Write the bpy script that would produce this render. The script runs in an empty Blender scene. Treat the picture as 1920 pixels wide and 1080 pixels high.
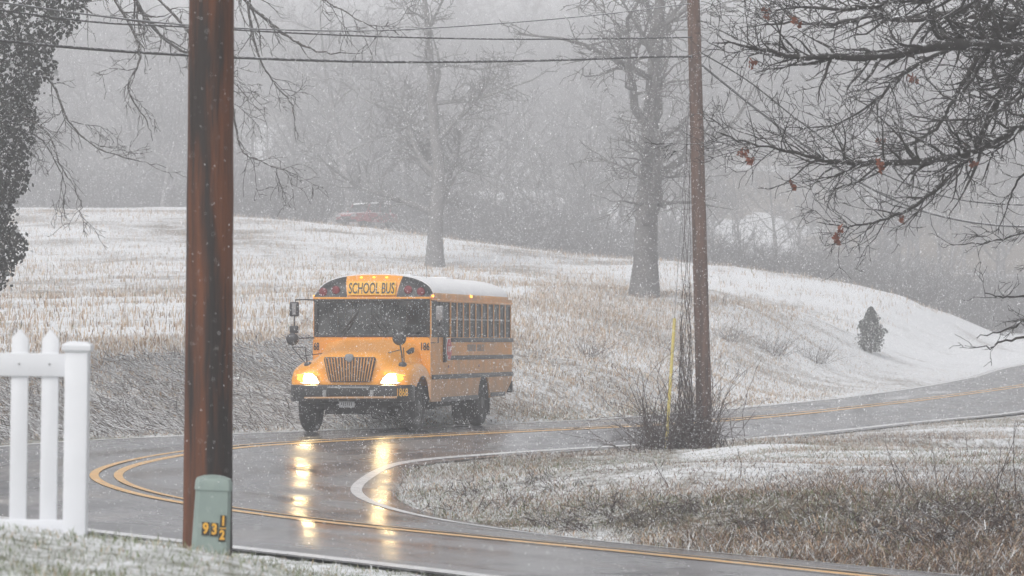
import bpy, bmesh, math, random
import numpy as np
from mathutils import Vector, Matrix

# ------------------------------------------------------------------ camera, sky, sun, exposure
scene = bpy.context.scene
COL = scene.collection
FPX, CAMH, HOR = 6500.0, 1.78, 640.0       # focal length in photo pixels, eye height, horizon row

cam_d = bpy.data.cameras.new('camera')
cam = bpy.data.objects.new('camera', cam_d)
COL.objects.link(cam)
cam.location = (0, 0, CAMH)
cam.rotation_euler = (math.radians(90), 0, 0)
cam_d.sensor_width = 36
cam_d.lens = FPX / 1920 * 36
cam_d.shift_y = 100 / 1920
cam_d.clip_start = 0.1
cam_d.clip_end = 3000
cam_d.dof.use_dof = True
cam_d.dof.focus_distance = 64
cam_d.dof.aperture_fstop = 6.5
scene.camera = cam

SUN_EL, SUN_AZ = math.radians(48), math.radians(215)
world = bpy.data.worlds.new('World')
scene.world = world
world.use_nodes = True
nt = world.node_tree
nt.nodes.clear()
wo_ = nt.nodes.new('ShaderNodeOutputWorld')
bg = nt.nodes.new('ShaderNodeBackground')
sky = nt.nodes.new('ShaderNodeTexSky')
sky.sky_type = 'NISHITA'
sky.sun_disc = False
sky.sun_elevation = SUN_EL
sky.sun_rotation = SUN_AZ
sky.dust_density = 3.0
hs = nt.nodes.new('ShaderNodeHueSaturation')
hs.inputs['Saturation'].default_value = 0.10      # an overcast sky is grey
nt.links.new(sky.outputs[0], hs.inputs['Color'])
nt.links.new(hs.outputs[0], bg.inputs['Color'])
bg.inputs['Strength'].default_value = 0.15
nt.links.new(bg.outputs[0], wo_.inputs['Surface'])

sun_d = bpy.data.lights.new('sun', 'SUN')
sun = bpy.data.objects.new('sun', sun_d)
COL.objects.link(sun)
sun_d.energy = 1.0
sun_d.angle = math.radians(50)
sun_d.color = (1, 0.98, 0.95)
sd = Vector((math.sin(SUN_AZ) * math.cos(SUN_EL), math.cos(SUN_AZ) * math.cos(SUN_EL), math.sin(SUN_EL)))
sun.rotation_euler = sd.to_track_quat('Z', 'Y').to_euler()

scene.view_settings.view_transform = 'Standard'
scene.view_settings.look = 'None'
scene.view_settings.gamma = 1
scene.view_settings.exposure = 0.30
scene.cycles.use_denoising = True
scene.cycles.max_bounces = 6
scene.cycles.transparent_max_bounces = 12
scene.cycles.volume_bounces = 1
scene.cycles.sample_clamp_indirect = 6

HAZE_DENSITY = 0.0026

# ------------------------------------------------------------------ helpers
rng = np.random.default_rng(7)
random.seed(7)


def P(px, py, D):
    """Point that stands at depth D metres and shows at photo pixel (px, py)."""
    return np.array([(px - 960) / FPX * D, D, CAMH + (HOR - py) / FPX * D])


def tag(o, label=None, cat=None, group=None, kind=None):
    if label: o['label'] = label
    if cat: o['category'] = cat
    if group: o['group'] = group
    if kind: o['kind'] = kind
    return o


def empty(name, loc=(0, 0, 0), rz=0.0):
    o = bpy.data.objects.new(name, None)
    o.empty_display_size = 0.2
    COL.objects.link(o)
    o.location = loc
    o.rotation_euler = (0, 0, rz)
    return o


def mesh_obj(name, me, m, parent=None):
    o = bpy.data.objects.new(name, me)
    COL.objects.link(o)
    if m is not None and len(me.materials) == 0:
        me.materials.append(m)
    if parent is not None:
        o.parent = parent
    return o


def np_mesh(name, V, quads=None, tris=None, cols=None, smooth=False):
    """Fast mesh from numpy arrays; cols is one linear RGB per vertex."""
    V = np.asarray(V, dtype=np.float32)
    me = bpy.data.meshes.new(name)
    me.vertices.add(len(V))
    me.vertices.foreach_set('co', V.ravel())
    loops, starts, n = [], [], 0
    if quads is not None and len(quads):
        q = np.asarray(quads, dtype=np.int32)
        loops.append(q.ravel()); starts.append(np.arange(len(q)) * 4 + n); n += q.size
    if tris is not None and len(tris):
        t = np.asarray(tris, dtype=np.int32)
        loops.append(t.ravel()); starts.append(np.arange(len(t)) * 3 + n); n += t.size
    L = np.concatenate(loops).astype(np.int32)
    S = np.concatenate(starts).astype(np.int32)
    me.loops.add(len(L))
    me.loops.foreach_set('vertex_index', L)
    me.polygons.add(len(S))
    me.polygons.foreach_set('loop_start', S)
    if smooth:
        me.polygons.foreach_set('use_smooth', np.ones(len(S), dtype=bool))
    if cols is not None:
        a = me.color_attributes.new('Col', 'FLOAT_COLOR', 'POINT')
        c = np.ones((len(V), 4), dtype=np.float32); c[:, :3] = cols
        a.data.foreach_set('color', c.ravel())
    me.update(calc_edges=True)
    return me


class MB:
    """Collects simple shapes into one mesh."""
    def __init__(self): self.v, self.f = [], []

    def add(self, vs, fs):
        n = len(self.v)
        self.v += [tuple(map(float, p)) for p in vs]
        self.f += [tuple(i + n for i in f) for f in fs]
        return self

    def box(self, x0, x1, y0, y1, z0, z1):
        v = [(x, y, z) for z in (z0, z1) for y in (y0, y1) for x in (x0, x1)]
        return self.add(v, [(0, 2, 3, 1), (4, 5, 7, 6), (0, 1, 5, 4), (2, 6, 7, 3), (0, 4, 6, 2), (1, 3, 7, 5)])

    def prism(self, pts, a, b, axis='x'):
        """Extrude a 2-D outline from a to b along axis."""
        n = len(pts)
        mk = {'x': lambda p, t: (t, p[0], p[1]), 'y': lambda p, t: (p[0], t, p[1]), 'z': lambda p, t: (p[0], p[1], t)}[axis]
        v = [mk(p, a) for p in pts] + [mk(p, b) for p in pts]
        f = [tuple(range(n))[::-1], tuple(range(n, 2 * n))] + [(i, (i + 1) % n, n + (i + 1) % n, n + i) for i in range(n)]
        return self.add(v, f)

    def tube(self, path, r, n=8, cap=True):
        path = [Vector(p) for p in path]
        rr = r if hasattr(r, '__len__') else [r] * len(path)
        v, f = [], []
        for i, p in enumerate(path):
            d = (path[min(i + 1, len(path) - 1)] - path[max(i - 1, 0)]).normalized()
            u = d.cross(Vector((0, 0, 1)) if abs(d.z) < .9 else Vector((1, 0, 0))).normalized()
            w = d.cross(u)
            v += [p + rr[i] * (math.cos(2 * math.pi * k / n) * u + math.sin(2 * math.pi * k / n) * w) for k in range(n)]
        for i in range(len(path) - 1):
            f += [(i * n + k, i * n + (k + 1) % n, (i + 1) * n + (k + 1) % n, (i + 1) * n + k) for k in range(n)]
        if cap:
            f += [tuple(range(n))[::-1], tuple(range((len(path) - 1) * n, len(path) * n))]
        return self.add(v, f)

    def loft(self, secs, closed=False, cap=False):
        n = len(secs[0])
        v = [p for s in secs for p in s]
        m = n if closed else n - 1
        f = [(i * n + k, i * n + (k + 1) % n, (i + 1) * n + (k + 1) % n, (i + 1) * n + k) for i in range(len(secs) - 1) for k in range(m)]
        if cap:
            f += [tuple(range(n))[::-1], tuple(range((len(secs) - 1) * n, len(secs) * n))]
        return self.add(v, f)

    def lathe(self, prof, axis='x', c=(0, 0, 0), n=28):
        """prof: (offset along axis, radius)."""
        v = []
        for a, r in prof:
            for k in range(n):
                t = 2 * math.pi * k / n
                q = {'x': (a, r * math.cos(t), r * math.sin(t)), 'y': (r * math.cos(t), a, r * math.sin(t)), 'z': (r * math.cos(t), r * math.sin(t), a)}[axis]
                v.append((q[0] + c[0], q[1] + c[1], q[2] + c[2]))
        f = [(i * n + k, i * n + (k + 1) % n, (i + 1) * n + (k + 1) % n, (i + 1) * n + k) for i in range(len(prof) - 1) for k in range(n)]
        f += [tuple(range(n))[::-1], tuple(range((len(prof) - 1) * n, len(prof) * n))]
        return self.add(v, f)

    def build(self, name, m, parent=None, bevel=0, seg=2, smooth=True, ang=35):
        me = bpy.data.meshes.new(name)
        me.from_pydata(self.v, [], self.f)
        bm = bmesh.new(); bm.from_mesh(me)
        bmesh.ops.recalc_face_normals(bm, faces=bm.faces)
        if bevel:
            es = [e for e in bm.edges if len(e.link_faces) == 2 and e.calc_face_angle(0) > .6]
            bmesh.ops.bevel(bm, geom=es, offset=bevel, segments=seg, affect='EDGES', profile=.5, clamp_overlap=True)
        bm.to_mesh(me); bm.free()
        if smooth:
            me.polygons.foreach_set('use_smooth', np.ones(len(me.polygons), dtype=bool))
            me.set_sharp_from_angle(angle=math.radians(ang))
        me.update()
        return mesh_obj(name, me, m, parent)


def copy_tree(o, parent=None):
    c = o.copy(); COL.objects.link(c); c.parent = parent
    for ch in list(o.children):
        copy_tree(ch, c)
    return c


def text_obj(name, body, size, m, parent, loc, rot, sx=1.0, depth=0.004, bold=0.0, width=None):
    cu = bpy.data.curves.new(name, 'FONT')
    cu.body = body; cu.size = size; cu.align_x = 'CENTER'; cu.align_y = 'CENTER'
    cu.extrude = depth; cu.offset = bold; cu.resolution_u = 4
    tmp = bpy.data.objects.new(name + '_tmp', cu)
    COL.objects.link(tmp)
    me = bpy.data.meshes.new_from_object(tmp.evaluated_get(bpy.context.evaluated_depsgraph_get()))
    bpy.data.objects.remove(tmp); bpy.data.curves.remove(cu)
    me.materials.clear()
    o = mesh_obj(name, me, m, parent)
    if width:
        xs = [v.co.x for v in me.vertices]
        sx = width / (max(xs) - min(xs))
        mid = .5 * (max(xs) + min(xs)); ys = [v.co.y for v in me.vertices]; my = .5 * (max(ys) + min(ys))
        for v in me.vertices: v.co.x -= mid; v.co.y -= my
    o.location = loc; o.rotation_euler = rot; o.scale = (sx, 1, 1)
    return o


# ------------------------------------------------------------------ materials
def new_mat(name):
    m = bpy.data.materials.new(name)
    m.use_nodes = True
    t = m.node_tree
    return m, t, t.nodes['Principled BSDF']


def N(t, typ, **kw):
    n = t.nodes.new(typ)
    for k, v in kw.items():
        setattr(n, k, v)
    return n


def mixc(t, fac, a, b):
    n = N(t, 'ShaderNodeMix', data_type='RGBA')
    for sock, val in ((n.inputs[0], fac), (n.inputs[6], a), (n.inputs[7], b)):
        if hasattr(val, 'is_linked') or isinstance(val, bpy.types.NodeSocket):
            t.links.new(val, sock)
        elif isinstance(val, (tuple, list)):
            sock.default_value = (*val, 1)
        else:
            sock.default_value = val
    return n.outputs[2]


def noise(t, scale, detail=4, rough=.6, coord='Object', stretch=None, w=None):
    tc = N(t, 'ShaderNodeTexCoord')
    src = tc.outputs[coord]
    if stretch:
        mp = N(t, 'ShaderNodeMapping')
        mp.inputs['Scale'].default_value = stretch
        t.links.new(src, mp.inputs[0]); src = mp.outputs[0]
    n = N(t, 'ShaderNodeTexNoise')
    n.inputs['Scale'].default_value = scale
    n.inputs['Detail'].default_value = detail
    n.inputs['Roughness'].default_value = rough
    t.links.new(src, n.inputs['Vector'])
    return n.outputs['Fac']


def ramp(t, fac, lo, hi, a=0.0, b=1.0):
    n = N(t, 'ShaderNodeMapRange')
    n.inputs[1].default_value = lo; n.inputs[2].default_value = hi
    n.inputs[3].default_value = a; n.inputs[4].default_value = b
    t.links.new(fac, n.inputs[0])
    return n.outputs[0]


def mul(t, a, b, op='MULTIPLY'):
    n = N(t, 'ShaderNodeMath', operation=op)
    for i, v in enumerate((a, b)):
        if isinstance(v, bpy.types.NodeSocket): t.links.new(v, n.inputs[i])
        else: n.inputs[i].default_value = v
    return n.outputs[0]


SNOW = (0.75, 0.76, 0.78)


def pmat(name, c1, c2=None, scale=6, rough=.6, bump=0.0, bscale=None, metallic=0.0, snow=0.0, stretch=None, spec=.5, coat=0.0, lo=.35, hi=.65):
    """Two-tone noisy paint or bark; snow>0 lays snow on faces that look up."""
    m, t, b = new_mat(name)
    c2 = c2 or tuple(x * .8 for x in c1)
    col = mixc(t, ramp(t, noise(t, scale, stretch=stretch), lo, hi), c1, c2)
    if snow:
        g = N(t, 'ShaderNodeNewGeometry')
        s = N(t, 'ShaderNodeSeparateXYZ'); t.links.new(g.outputs['Normal'], s.inputs[0])
        up = ramp(t, s.outputs[2], .25, .75)
        f = mul(t, up, ramp(t, noise(t, scale * 2.3), .62 - snow * .5, .70 - snow * .45))
        col = mixc(t, f, col, SNOW)
    t.links.new(col, b.inputs['Base Color'])
    b.inputs['Roughness'].default_value = rough
    b.inputs['Metallic'].default_value = metallic
    b.inputs['Specular IOR Level'].default_value = spec
    if coat:
        b.inputs['Coat Weight'].default_value = coat
        b.inputs['Coat Roughness'].default_value = .12
    if bump:
        bp = N(t, 'ShaderNodeBump')
        bp.inputs['Strength'].default_value = bump
        bp.inputs['Distance'].default_value = .02
        t.links.new(noise(t, bscale or scale * 3, stretch=stretch), bp.inputs['Height'])
        t.links.new(bp.outputs[0], b.inputs['Normal'])
    return m


def emat(name, color, strength, base=None):
    m, t, b = new_mat(name)
    b.inputs['Base Color'].default_value = (*(base or color), 1)
    b.inputs['Emission Color'].default_value = (*color, 1)
    b.inputs['Emission Strength'].default_value = strength
    b.inputs['Roughness'].default_value = .2
    return m


def attr_mat(name, rough=.8, two=True):
    """Colour comes from the per-blade attribute."""
    m, t, b = new_mat(name)
    a = N(t, 'ShaderNodeAttribute', attribute_name='Col')
    t.links.new(a.outputs['Color'], b.inputs['Base Color'])
    b.inputs['Roughness'].default_value = rough
    b.inputs['Specular IOR Level'].default_value = .2
    return m


def glass_mat(name, tint=(.16, .175, .18), add=0.0):
    m, t, b = new_mat(name)
    t.nodes.remove(b)
    out = t.nodes['Material Output']
    tr = N(t, 'ShaderNodeBsdfTransparent'); tr.inputs[0].default_value = (*tint, 1)
    gl = N(t, 'ShaderNodeBsdfGlossy'); gl.inputs['Roughness'].default_value = .06
    gl.inputs[0].default_value = (.9, .93, .95, 1)
    fr = N(t, 'ShaderNodeFresnel'); fr.inputs[0].default_value = 1.45
    mx = N(t, 'ShaderNodeMixShader')
    t.links.new(mul(t, mul(t, fr.outputs[0], .5), mul(t, ramp(t, noise(t, 2.2, 3), .35, .7), add) if add else 0.0, 'ADD'), mx.inputs[0]); t.links.new(tr.outputs[0], mx.inputs[1]); t.links.new(gl.outputs[0], mx.inputs[2])
    t.links.new(mx.outputs[0], out.inputs[0])
    return m


M = {}
M['yellow'] = pmat('bus_yellow', (.86, .36, .03), (.78, .32, .035), 2.2, .35, coat=.35)
M['yellow_dirty'] = pmat('bus_yellow_grimy', (.78, .33, .05), (.56, .28, .10), 1.6, .5, coat=.1)
m = M['yellow_dirty']; t = m.node_tree; b = t.nodes['Principled BSDF']
lk = b.inputs['Base Color'].links[0].from_socket
tc = N(t, 'ShaderNodeTexCoord'); sx_ = N(t, 'ShaderNodeSeparateXYZ'); t.links.new(tc.outputs['Object'], sx_.inputs[0])
low = ramp(t, mul(t, sx_.outputs[2], mul(t, noise(t, 3.0, 5, stretch=(1, 1.6, .5)), .9), 'SUBTRACT'), .1, .95, .62, .06)
t.links.new(mixc(t, low, lk, (.20, .16, .125)), b.inputs['Base Color'])
M['sign_yellow'] = pmat('sign_yellow', (.86, .46, .03), (.80, .40, .03), 5, .4)
M['black'] = pmat('black_paint', (.018, .018, .020), (.035, .035, .037), 5, .4)
M['rubber'] = pmat('tyre_rubber', (.014, .014, .015), (.04, .04, .042), 9, .75, bump=.3)
M['chassis'] = pmat('chassis_black', (.012, .012, .013), (.03, .028, .027), 7, .7)
M['rail'] = pmat('rub_rail_black', (.04, .042, .046), (.08, .082, .088), 4, .45)
M['roof_white'] = pmat('roof_white', (.90, .90, .91), (.86, .86, .88), 1.5, .6, bump=.15)
M['steel'] = pmat('wheel_steel', (.16, .16, .16), (.08, .08, .08), 8, .5, metallic=.4)
M['grey_trim'] = pmat('grey_trim', (.30, .30, .31), (.22, .22, .23), 5, .45)
M['glass'] = glass_mat('bus_glass')
M['windscreen'] = glass_mat('windscreen_glass', (.18, .19, .20), .16)
M['seat'] = pmat('seat_vinyl', (.05, .055, .06), (.03, .035, .04), 4, .6)
M['interior'] = pmat('bus_interior', (.06, .065, .07), (.04, .04, .045), 4, .7)
M['mirror'] = pmat('mirror_black', (.03, .03, .033), (.05, .05, .055), 6, .25)
M['headlight'] = emat('headlight_lit', (1.0, .74, .36), 48.0, (.9, .9, .9))
M['turn_amber'] = emat('turn_signal_lit', (1.0, .42, .04), 2.2, (.9, .4, .05))
M['lens_clear'] = pmat('lamp_housing', (.55, .55, .56), (.45, .45, .46), 6, .15)
M['marker'] = emat('marker_lamp_lit', (1.0, .36, .03), 4.0, (.9, .35, .04))
M['red_lamp'] = pmat('red_lens', (.22, .035, .045), (.15, .02, .03), 6, .2)
M['stop_red'] = pmat('stop_red', (.50, .03, .04), (.42, .03, .04), 6, .4)
M['white_paint'] = pmat('white_paint', (.72, .72, .72), (.62, .62, .63), 6, .5)
M['letter_black'] = pmat('letter_black', (.015, .015, .017), (.03, .03, .03), 6, .5)
M['letter_yellow'] = pmat('letter_yellow', (.78, .42, .05), (.7, .36, .05), 6, .5)
M['plate'] = pmat('licence_plate', (.42, .43, .44), (.34, .34, .36), 8, .4)
M['vinyl'] = pmat('fence_vinyl', (.75, .76, .79), (.71, .72, .75), 3, .4)
M['pole'] = pmat('pole_brown', (.135, .043, .015), (.022, .014, .012), 2.0, .7, bump=.8, bscale=8, stretch=(4, 4, .3), lo=.40, hi=.60)
m = M['pole']; t = m.node_tree; b = t.nodes['Principled BSDF']
lk = b.inputs['Base Color'].links[0].from_socket
crk = ramp(t, noise(t, 7, 5, .65, stretch=(5, 5, .16)), .57, .64)
c_ = mixc(t, mul(t, crk, .75), lk, (.012, .009, .008))
c_ = mixc(t, ramp(t, noise(t, 16, 4, .7, stretch=(1, 1, .5)), .64, .74, 0, .35), c_, (.40, .38, .37))
t.links.new(c_, b.inputs['Base Color'])
M['pole2'] = pmat('pole_weathered', (.16, .095, .072), (.085, .06, .052), 3, .8, bump=.6, bscale=9, stretch=(5, 5, .4))
M['pedestal'] = pmat('pedestal_green', (.27, .33, .30), (.22, .28, .26), 4, .5)
M['tile_black'] = pmat('number_tile', (.03, .03, .025), (.05, .045, .03), 9, .5)
M['wire'] = pmat('cable_black', (.03, .03, .032), (.05, .05, .05), 5, .6, snow=.25)
M['wire_snow'] = pmat('cable_snowy', (.12, .12, .125), (.08, .08, .085), 5, .6, snow=.7)
M['guard'] = pmat('guy_guard_yellow', (.62, .50, .13), (.5, .42, .15), 5, .5)
M['bark_near'] = pmat('oak_bark', (.045, .040, .038), (.025, .022, .021), 6, .85, snow=.22)
M['bark_mid'] = pmat('bark_grey', (.07, .062, .056), (.04, .035, .032), 5, .85, snow=.3)
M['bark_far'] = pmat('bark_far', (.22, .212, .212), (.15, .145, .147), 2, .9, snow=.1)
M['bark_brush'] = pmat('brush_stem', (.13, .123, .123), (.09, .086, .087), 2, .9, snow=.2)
M['bramble'] = pmat('bramble_stem', (.070, .045, .038), (.038, .027, .025), 8, .85, snow=.22)
M['oak_leaf'] = pmat('dead_oak_leaf', (.26, .07, .03), (.16, .05, .025), 14, .7)
M['veg'] = attr_mat('dry_grass')
M['ivy'] = attr_mat('ivy_leaf', .55)
M['car_red'] = pmat('car_red', (.34, .025, .035), (.30, .02, .03), 4, .3, coat=.5, snow=.5)
M['car_dark'] = pmat('car_glass', (.03, .035, .04), (.05, .055, .06), 4, .1)

m, t, b = new_mat('snow_flake')
b.inputs['Base Color'].default_value = (.92, .92, .94, 1)
b.inputs['Roughness'].default_value = .9
M['flake'] = m

# wet asphalt: attribute R carries metres across the road, G metres along it
m, t, b = new_mat('wet_asphalt')
at_ = N(t, 'ShaderNodeAttribute', attribute_name='Col')
sp = N(t, 'ShaderNodeSeparateColor'); t.links.new(at_.outputs['Color'], sp.inputs[0])
cmb = N(t, 'ShaderNodeCombineXYZ')
t.links.new(mul(t, sp.outputs[0], 10.0), cmb.inputs[0]); t.links.new(mul(t, sp.outputs[1], 200.0), cmb.inputs[1])


def lane_noise(scale, sx, sy, detail=4):
    mp = N(t, 'ShaderNodeMapping'); mp.inputs['Scale'].default_value = (sx, sy, 1)
    t.links.new(cmb.outputs[0], mp.inputs[0])
    n_ = N(t, 'ShaderNodeTexNoise'); n_.inputs['Scale'].default_value = scale; n_.inputs['Detail'].default_value = detail
    t.links.new(mp.outputs[0], n_.inputs['Vector'])
    return n_.outputs['Fac']


streak = lane_noise(1.0, 1.5, .10)
fine = lane_noise(1.0, 6.0, .35)
c = mixc(t, ramp(t, noise(t, .35, 3), .35, .65), (.135, .135, .145), (.175, .173, .182))
c = mixc(t, ramp(t, noise(t, 26, 3), .45, .75, 0, .5), c, (.22, .22, .225))
c = mixc(t, ramp(t, streak, .50, .62, 0, .55), c, (.075, .074, .078))
c = mixc(t, ramp(t, fine, .62, .70, 0, .45), c, (.30, .30, .31))
crack = N(t, 'ShaderNodeTexVoronoi', feature='DISTANCE_TO_EDGE'); crack.inputs['Scale'].default_value = .33
mpv = N(t, 'ShaderNodeMapping'); mpv.inputs['Scale'].default_value = (1, .45, 1)
dis = N(t, 'ShaderNodeVectorMath', operation='ADD')
nzv = N(t, 'ShaderNodeTexNoise'); nzv.inputs['Scale'].default_value = 1.2
t.links.new(cmb.outputs[0], nzv.inputs['Vector']); t.links.new(cmb.outputs[0], dis.inputs[0]); t.links.new(nzv.outputs['Color'], dis.inputs[1])
t.links.new(dis.outputs[0], mpv.inputs[0]); t.links.new(mpv.outputs[0], crack.inputs['Vector'])
c = mixc(t, ramp(t, crack.outputs['Distance'], .006, .016, .8, 0), c, (.03, .03, .032))
t.links.new(c, b.inputs['Base Color'])
rgh = mul(t, ramp(t, noise(t, .55, 3, .55, stretch=(1.3, .35, 1)), .38, .66, .10, .32), ramp(t, streak, .42, .62, .06, -.05), 'ADD')
t.links.new(mul(t, rgh, .06, 'MAXIMUM'), b.inputs['Roughness'])
bp = N(t, 'ShaderNodeBump'); bp.inputs['Strength'].default_value = .10; bp.inputs['Distance'].default_value = .01
t.links.new(noise(t, 9, 4), bp.inputs['Height'])
t.links.new(bp.outputs[0], b.inputs['Normal'])
M['asphalt'] = m


def paint(name, c, worn):
    m, t, b = new_mat(name)
    col = mixc(t, ramp(t, noise(t, 4.0, 6, .75), .46, .62, 0, .85), c, worn)
    t.links.new(col, b.inputs['Base Color'])
    b.inputs['Roughness'].default_value = .32
    return m


M['line_white'] = paint('line_white', (.74, .74, .75), (.40, .40, .41))
M['line_yellow'] = paint('line_yellow', (.82, .44, .10), (.52, .33, .15))

# ground: snow over soil, amount of snow and soil colour given by where it lies
m, t, b = new_mat('snowy_ground')
a = N(t, 'ShaderNodeAttribute', attribute_name='Col')
sp = N(t, 'ShaderNodeSeparateColor'); t.links.new(a.outputs['Color'], sp.inputs[0])
soil = mixc(t, noise(t, 1.3, 5), (.20, .145, .105), (.10, .085, .065))
soil = mixc(t, sp.outputs[1], soil, (.12, .13, .075))
nn = mul(t, mul(t, noise(t, .5, 4), .45), mul(t, noise(t, 5.5, 4, .7), .55), 'ADD')
thr = mul(t, sp.outputs[0], nn, 'ADD')
f = ramp(t, thr, .92, 1.12)
t.links.new(mixc(t, f, soil, SNOW), b.inputs['Base Color'])
b.inputs['Roughness'].default_value = .85
b.inputs['Specular IOR Level'].default_value = .2
bp = N(t, 'ShaderNodeBump'); bp.inputs['Strength'].default_value = .6; bp.inputs['Distance'].default_value = .06
t.links.new(noise(t, 5.5, 5, .7), bp.inputs['Height'])
t.links.new(bp.outputs[0], b.inputs['Normal'])
M['ground'] = m

# ------------------------------------------------------------------ road layout
ROAD_Z = lambda D: 1.38e-4 * np.maximum(0, np.asarray(D, float) - 100) ** 2


def on_road(px, py, dz):
    D = 60.0
    for _ in range(60):
        D = .5 * D + .5 * (CAMH - ROAD_Z(D) - dz) * FPX / (py - HOR)
        D = min(max(float(D), 5), 260)
    return np.array([(px - 960) / FPX * D, D])


INNER_DZ = -0.27
yellow_px = [(1920, 722), (1800, 739), (1700, 752), (1500, 774), (1340, 788), (1180, 797.5), (1000, 806), (820, 814.5), (660, 823),
             (520, 830), (437, 836), (337, 849), (260, 863), (205, 878), (188, 891), (215, 908), (270, 925), (337, 939), (437, 954.5), (568, 972),
             (700, 986), (800, 995), (956, 1010.5), (1164, 1029), (1295, 1043), (1500, 1063), (1655, 1079)]
inner_px = [(1920, 774), (1556, 804.6), (1358, 819.6), (1176, 833), (954, 839.5), (860, 851), (767, 867.5), (708, 891), (679, 914), (691, 934.5),
            (737, 954), (796, 969.5), (878, 984), (982, 998), (1112, 1013), (1217, 1025), (1300, 1034), (1500, 1050), (1700, 1066), (1790, 1079)]
outer_px = [(1920, 667), (1833, 696), (1714, 725), (1595, 745), (1477, 761), (1338, 774), (1000, 794), (700, 804.5), (440, 809.5), (343, 811), (163, 814), (0, 822)]
outer_near_px = [(0, 960.6), (115, 975), (159, 981), (332, 1000.5), (433, 1015), (708, 1050), (860, 1069), (980, 1081)]
Yc = np.array([on_road(x, y, 0) for x, y in yellow_px])
Ic = np.array([on_road(x, y, INNER_DZ) for x, y in inner_px])
Oc = np.array([on_road(x, y, float(np.interp(x, [1340, 1920], [0, .25]))) for x, y in outer_px])
On = np.array([on_road(x, y, 0) for x, y in outer_near_px])


def catmull(pts, per=12):
    pts = np.asarray(pts, float)
    Q = np.vstack([2 * pts[0] - pts[1], pts, 2 * pts[-1] - pts[-2]])
    out = []
    for i in range(1, len(Q) - 2):
        p0, p1, p2, p3 = Q[i - 1:i + 3]
        for k in range(per):
            s = k / per
            out.append(.5 * (2 * p1 + (p2 - p0) * s + (2 * p0 - 5 * p1 + 4 * p2 - p3) * s ** 2 + (3 * p1 - p0 - 3 * p2 + p3) * s ** 3))
    out.append(Q[-2])
    return np.array(out)


def resample(pl, step):
    d = np.r_[0, np.cumsum(np.linalg.norm(np.diff(pl, axis=0), axis=1))]
    s = np.arange(0, d[-1], step)
    return np.stack([np.interp(s, d, pl[:, k]) for k in range(pl.shape[1])], 1)


def gauss(a, sig):
    r = int(sig * 3)
    k = np.exp(-.5 * (np.arange(-r, r + 1) / sig) ** 2); k /= k.sum()
    pad = lambda v: np.r_[2 * v[0] - v[r:0:-1], v, 2 * v[-1] - v[-2:-r - 2:-1]]
    if a.ndim == 1:
        return np.convolve(pad(a), k, 'valid')
    return np.stack([np.convolve(pad(a[:, i]), k, 'valid') for i in range(a.shape[1])], 1)


d0 = (Yc[0] - Yc[2]) / np.linalg.norm(Yc[0] - Yc[2])
d1 = (Yc[-1] - Yc[-4]) / np.linalg.norm(Yc[-1] - Yc[-4])
ext = np.vstack([Yc[0] + d0 * 110, Yc[0] + d0 * 55, Yc, Yc[-1] + d1 * 10, Yc[-1] + d1 * 22])
CL = resample(catmull(ext), .4)
CL = gauss(CL, 5)
T = np.gradient(CL, axis=0); T /= np.linalg.norm(T, axis=1)[:, None]
NL = np.stack([-T[:, 1], T[:, 0]], 1)          # left of travel from far to near: inside of the bend
apex = int(np.argmin(CL[:, 0]))
if ((Ic[9] - CL[apex]) @ NL[apex]) < 0:
    NL = -NL


def width_to(line, sign, default):
    dense = resample(catmull(line), .2)
    w = np.full(len(CL), np.nan)
    for i in range(len(CL)):
        r = dense - CL[i]
        along = r @ T[i]; lat = (r @ NL[i]) * sign
        k = np.where((np.abs(along) < .5) & (lat > .5) & (lat < 8))[0]
        if len(k): w[i] = lat[k].min()
    return w


wi = width_to(Ic, 1, 3.3)
wo = np.where(np.isnan(width_to(Oc, -1, 3.4)), width_to(On, -1, 3.4), width_to(Oc, -1, 3.4))


def fill(w, lo, hi, sg=16):
    ok = ~np.isnan(w)
    return gauss(np.interp(np.arange(len(w)), np.where(ok)[0], np.clip(w[ok], lo, hi)), sg)


wi, wo = fill(wi, 2.3, 3.5, 9), fill(wo, 2.7, 4.2)
TILT = .25 * np.clip((CL[:, 1] - 100) / 45, 0, 1) ** 2
print('road widths', wi.min(), wi.max(), wo.min(), wo.max(), 'apex', CL[apex])
ZC = ROAD_Z(CL[:, 1])
dapex = np.abs(np.arange(len(CL)) - apex) * .4
sh_i = .22 + .33 * np.exp(-(dapex / 11) ** 2)
sh_o = np.full(len(CL), .14)


def cross(u):
    """Road height offset at lateral u (metres, + to the inside)."""
    return np.where(u > 0, INNER_DZ * u / wi, -TILT * u / wo)


def strip(u0, u1, lift, n=1):
    """Quad strip along the road between lateral offsets u0..u1."""
    V = []
    for k in range(n + 1):
        u = u0 + (u1 - u0) * k / n
        xy = CL + NL * u[:, None]
        V.append(np.column_stack([xy, ZC + cross(u) + lift]))
    V = np.stack(V, 1)
    R, Cn = V.shape[:2]
    idx = np.arange(R * Cn).reshape(R, Cn)
    q = np.stack([idx[:-1, :-1], idx[:-1, 1:], idx[1:, 1:], idx[1:, :-1]], -1).reshape(-1, 4)
    if True:
        a, b_, c_ = V.reshape(-1, 3)[q[0, :3]]
        if np.cross(b_ - a, c_ - a)[2] < 0: q = q[:, ::-1]
    return V.reshape(-1, 3), q


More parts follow.
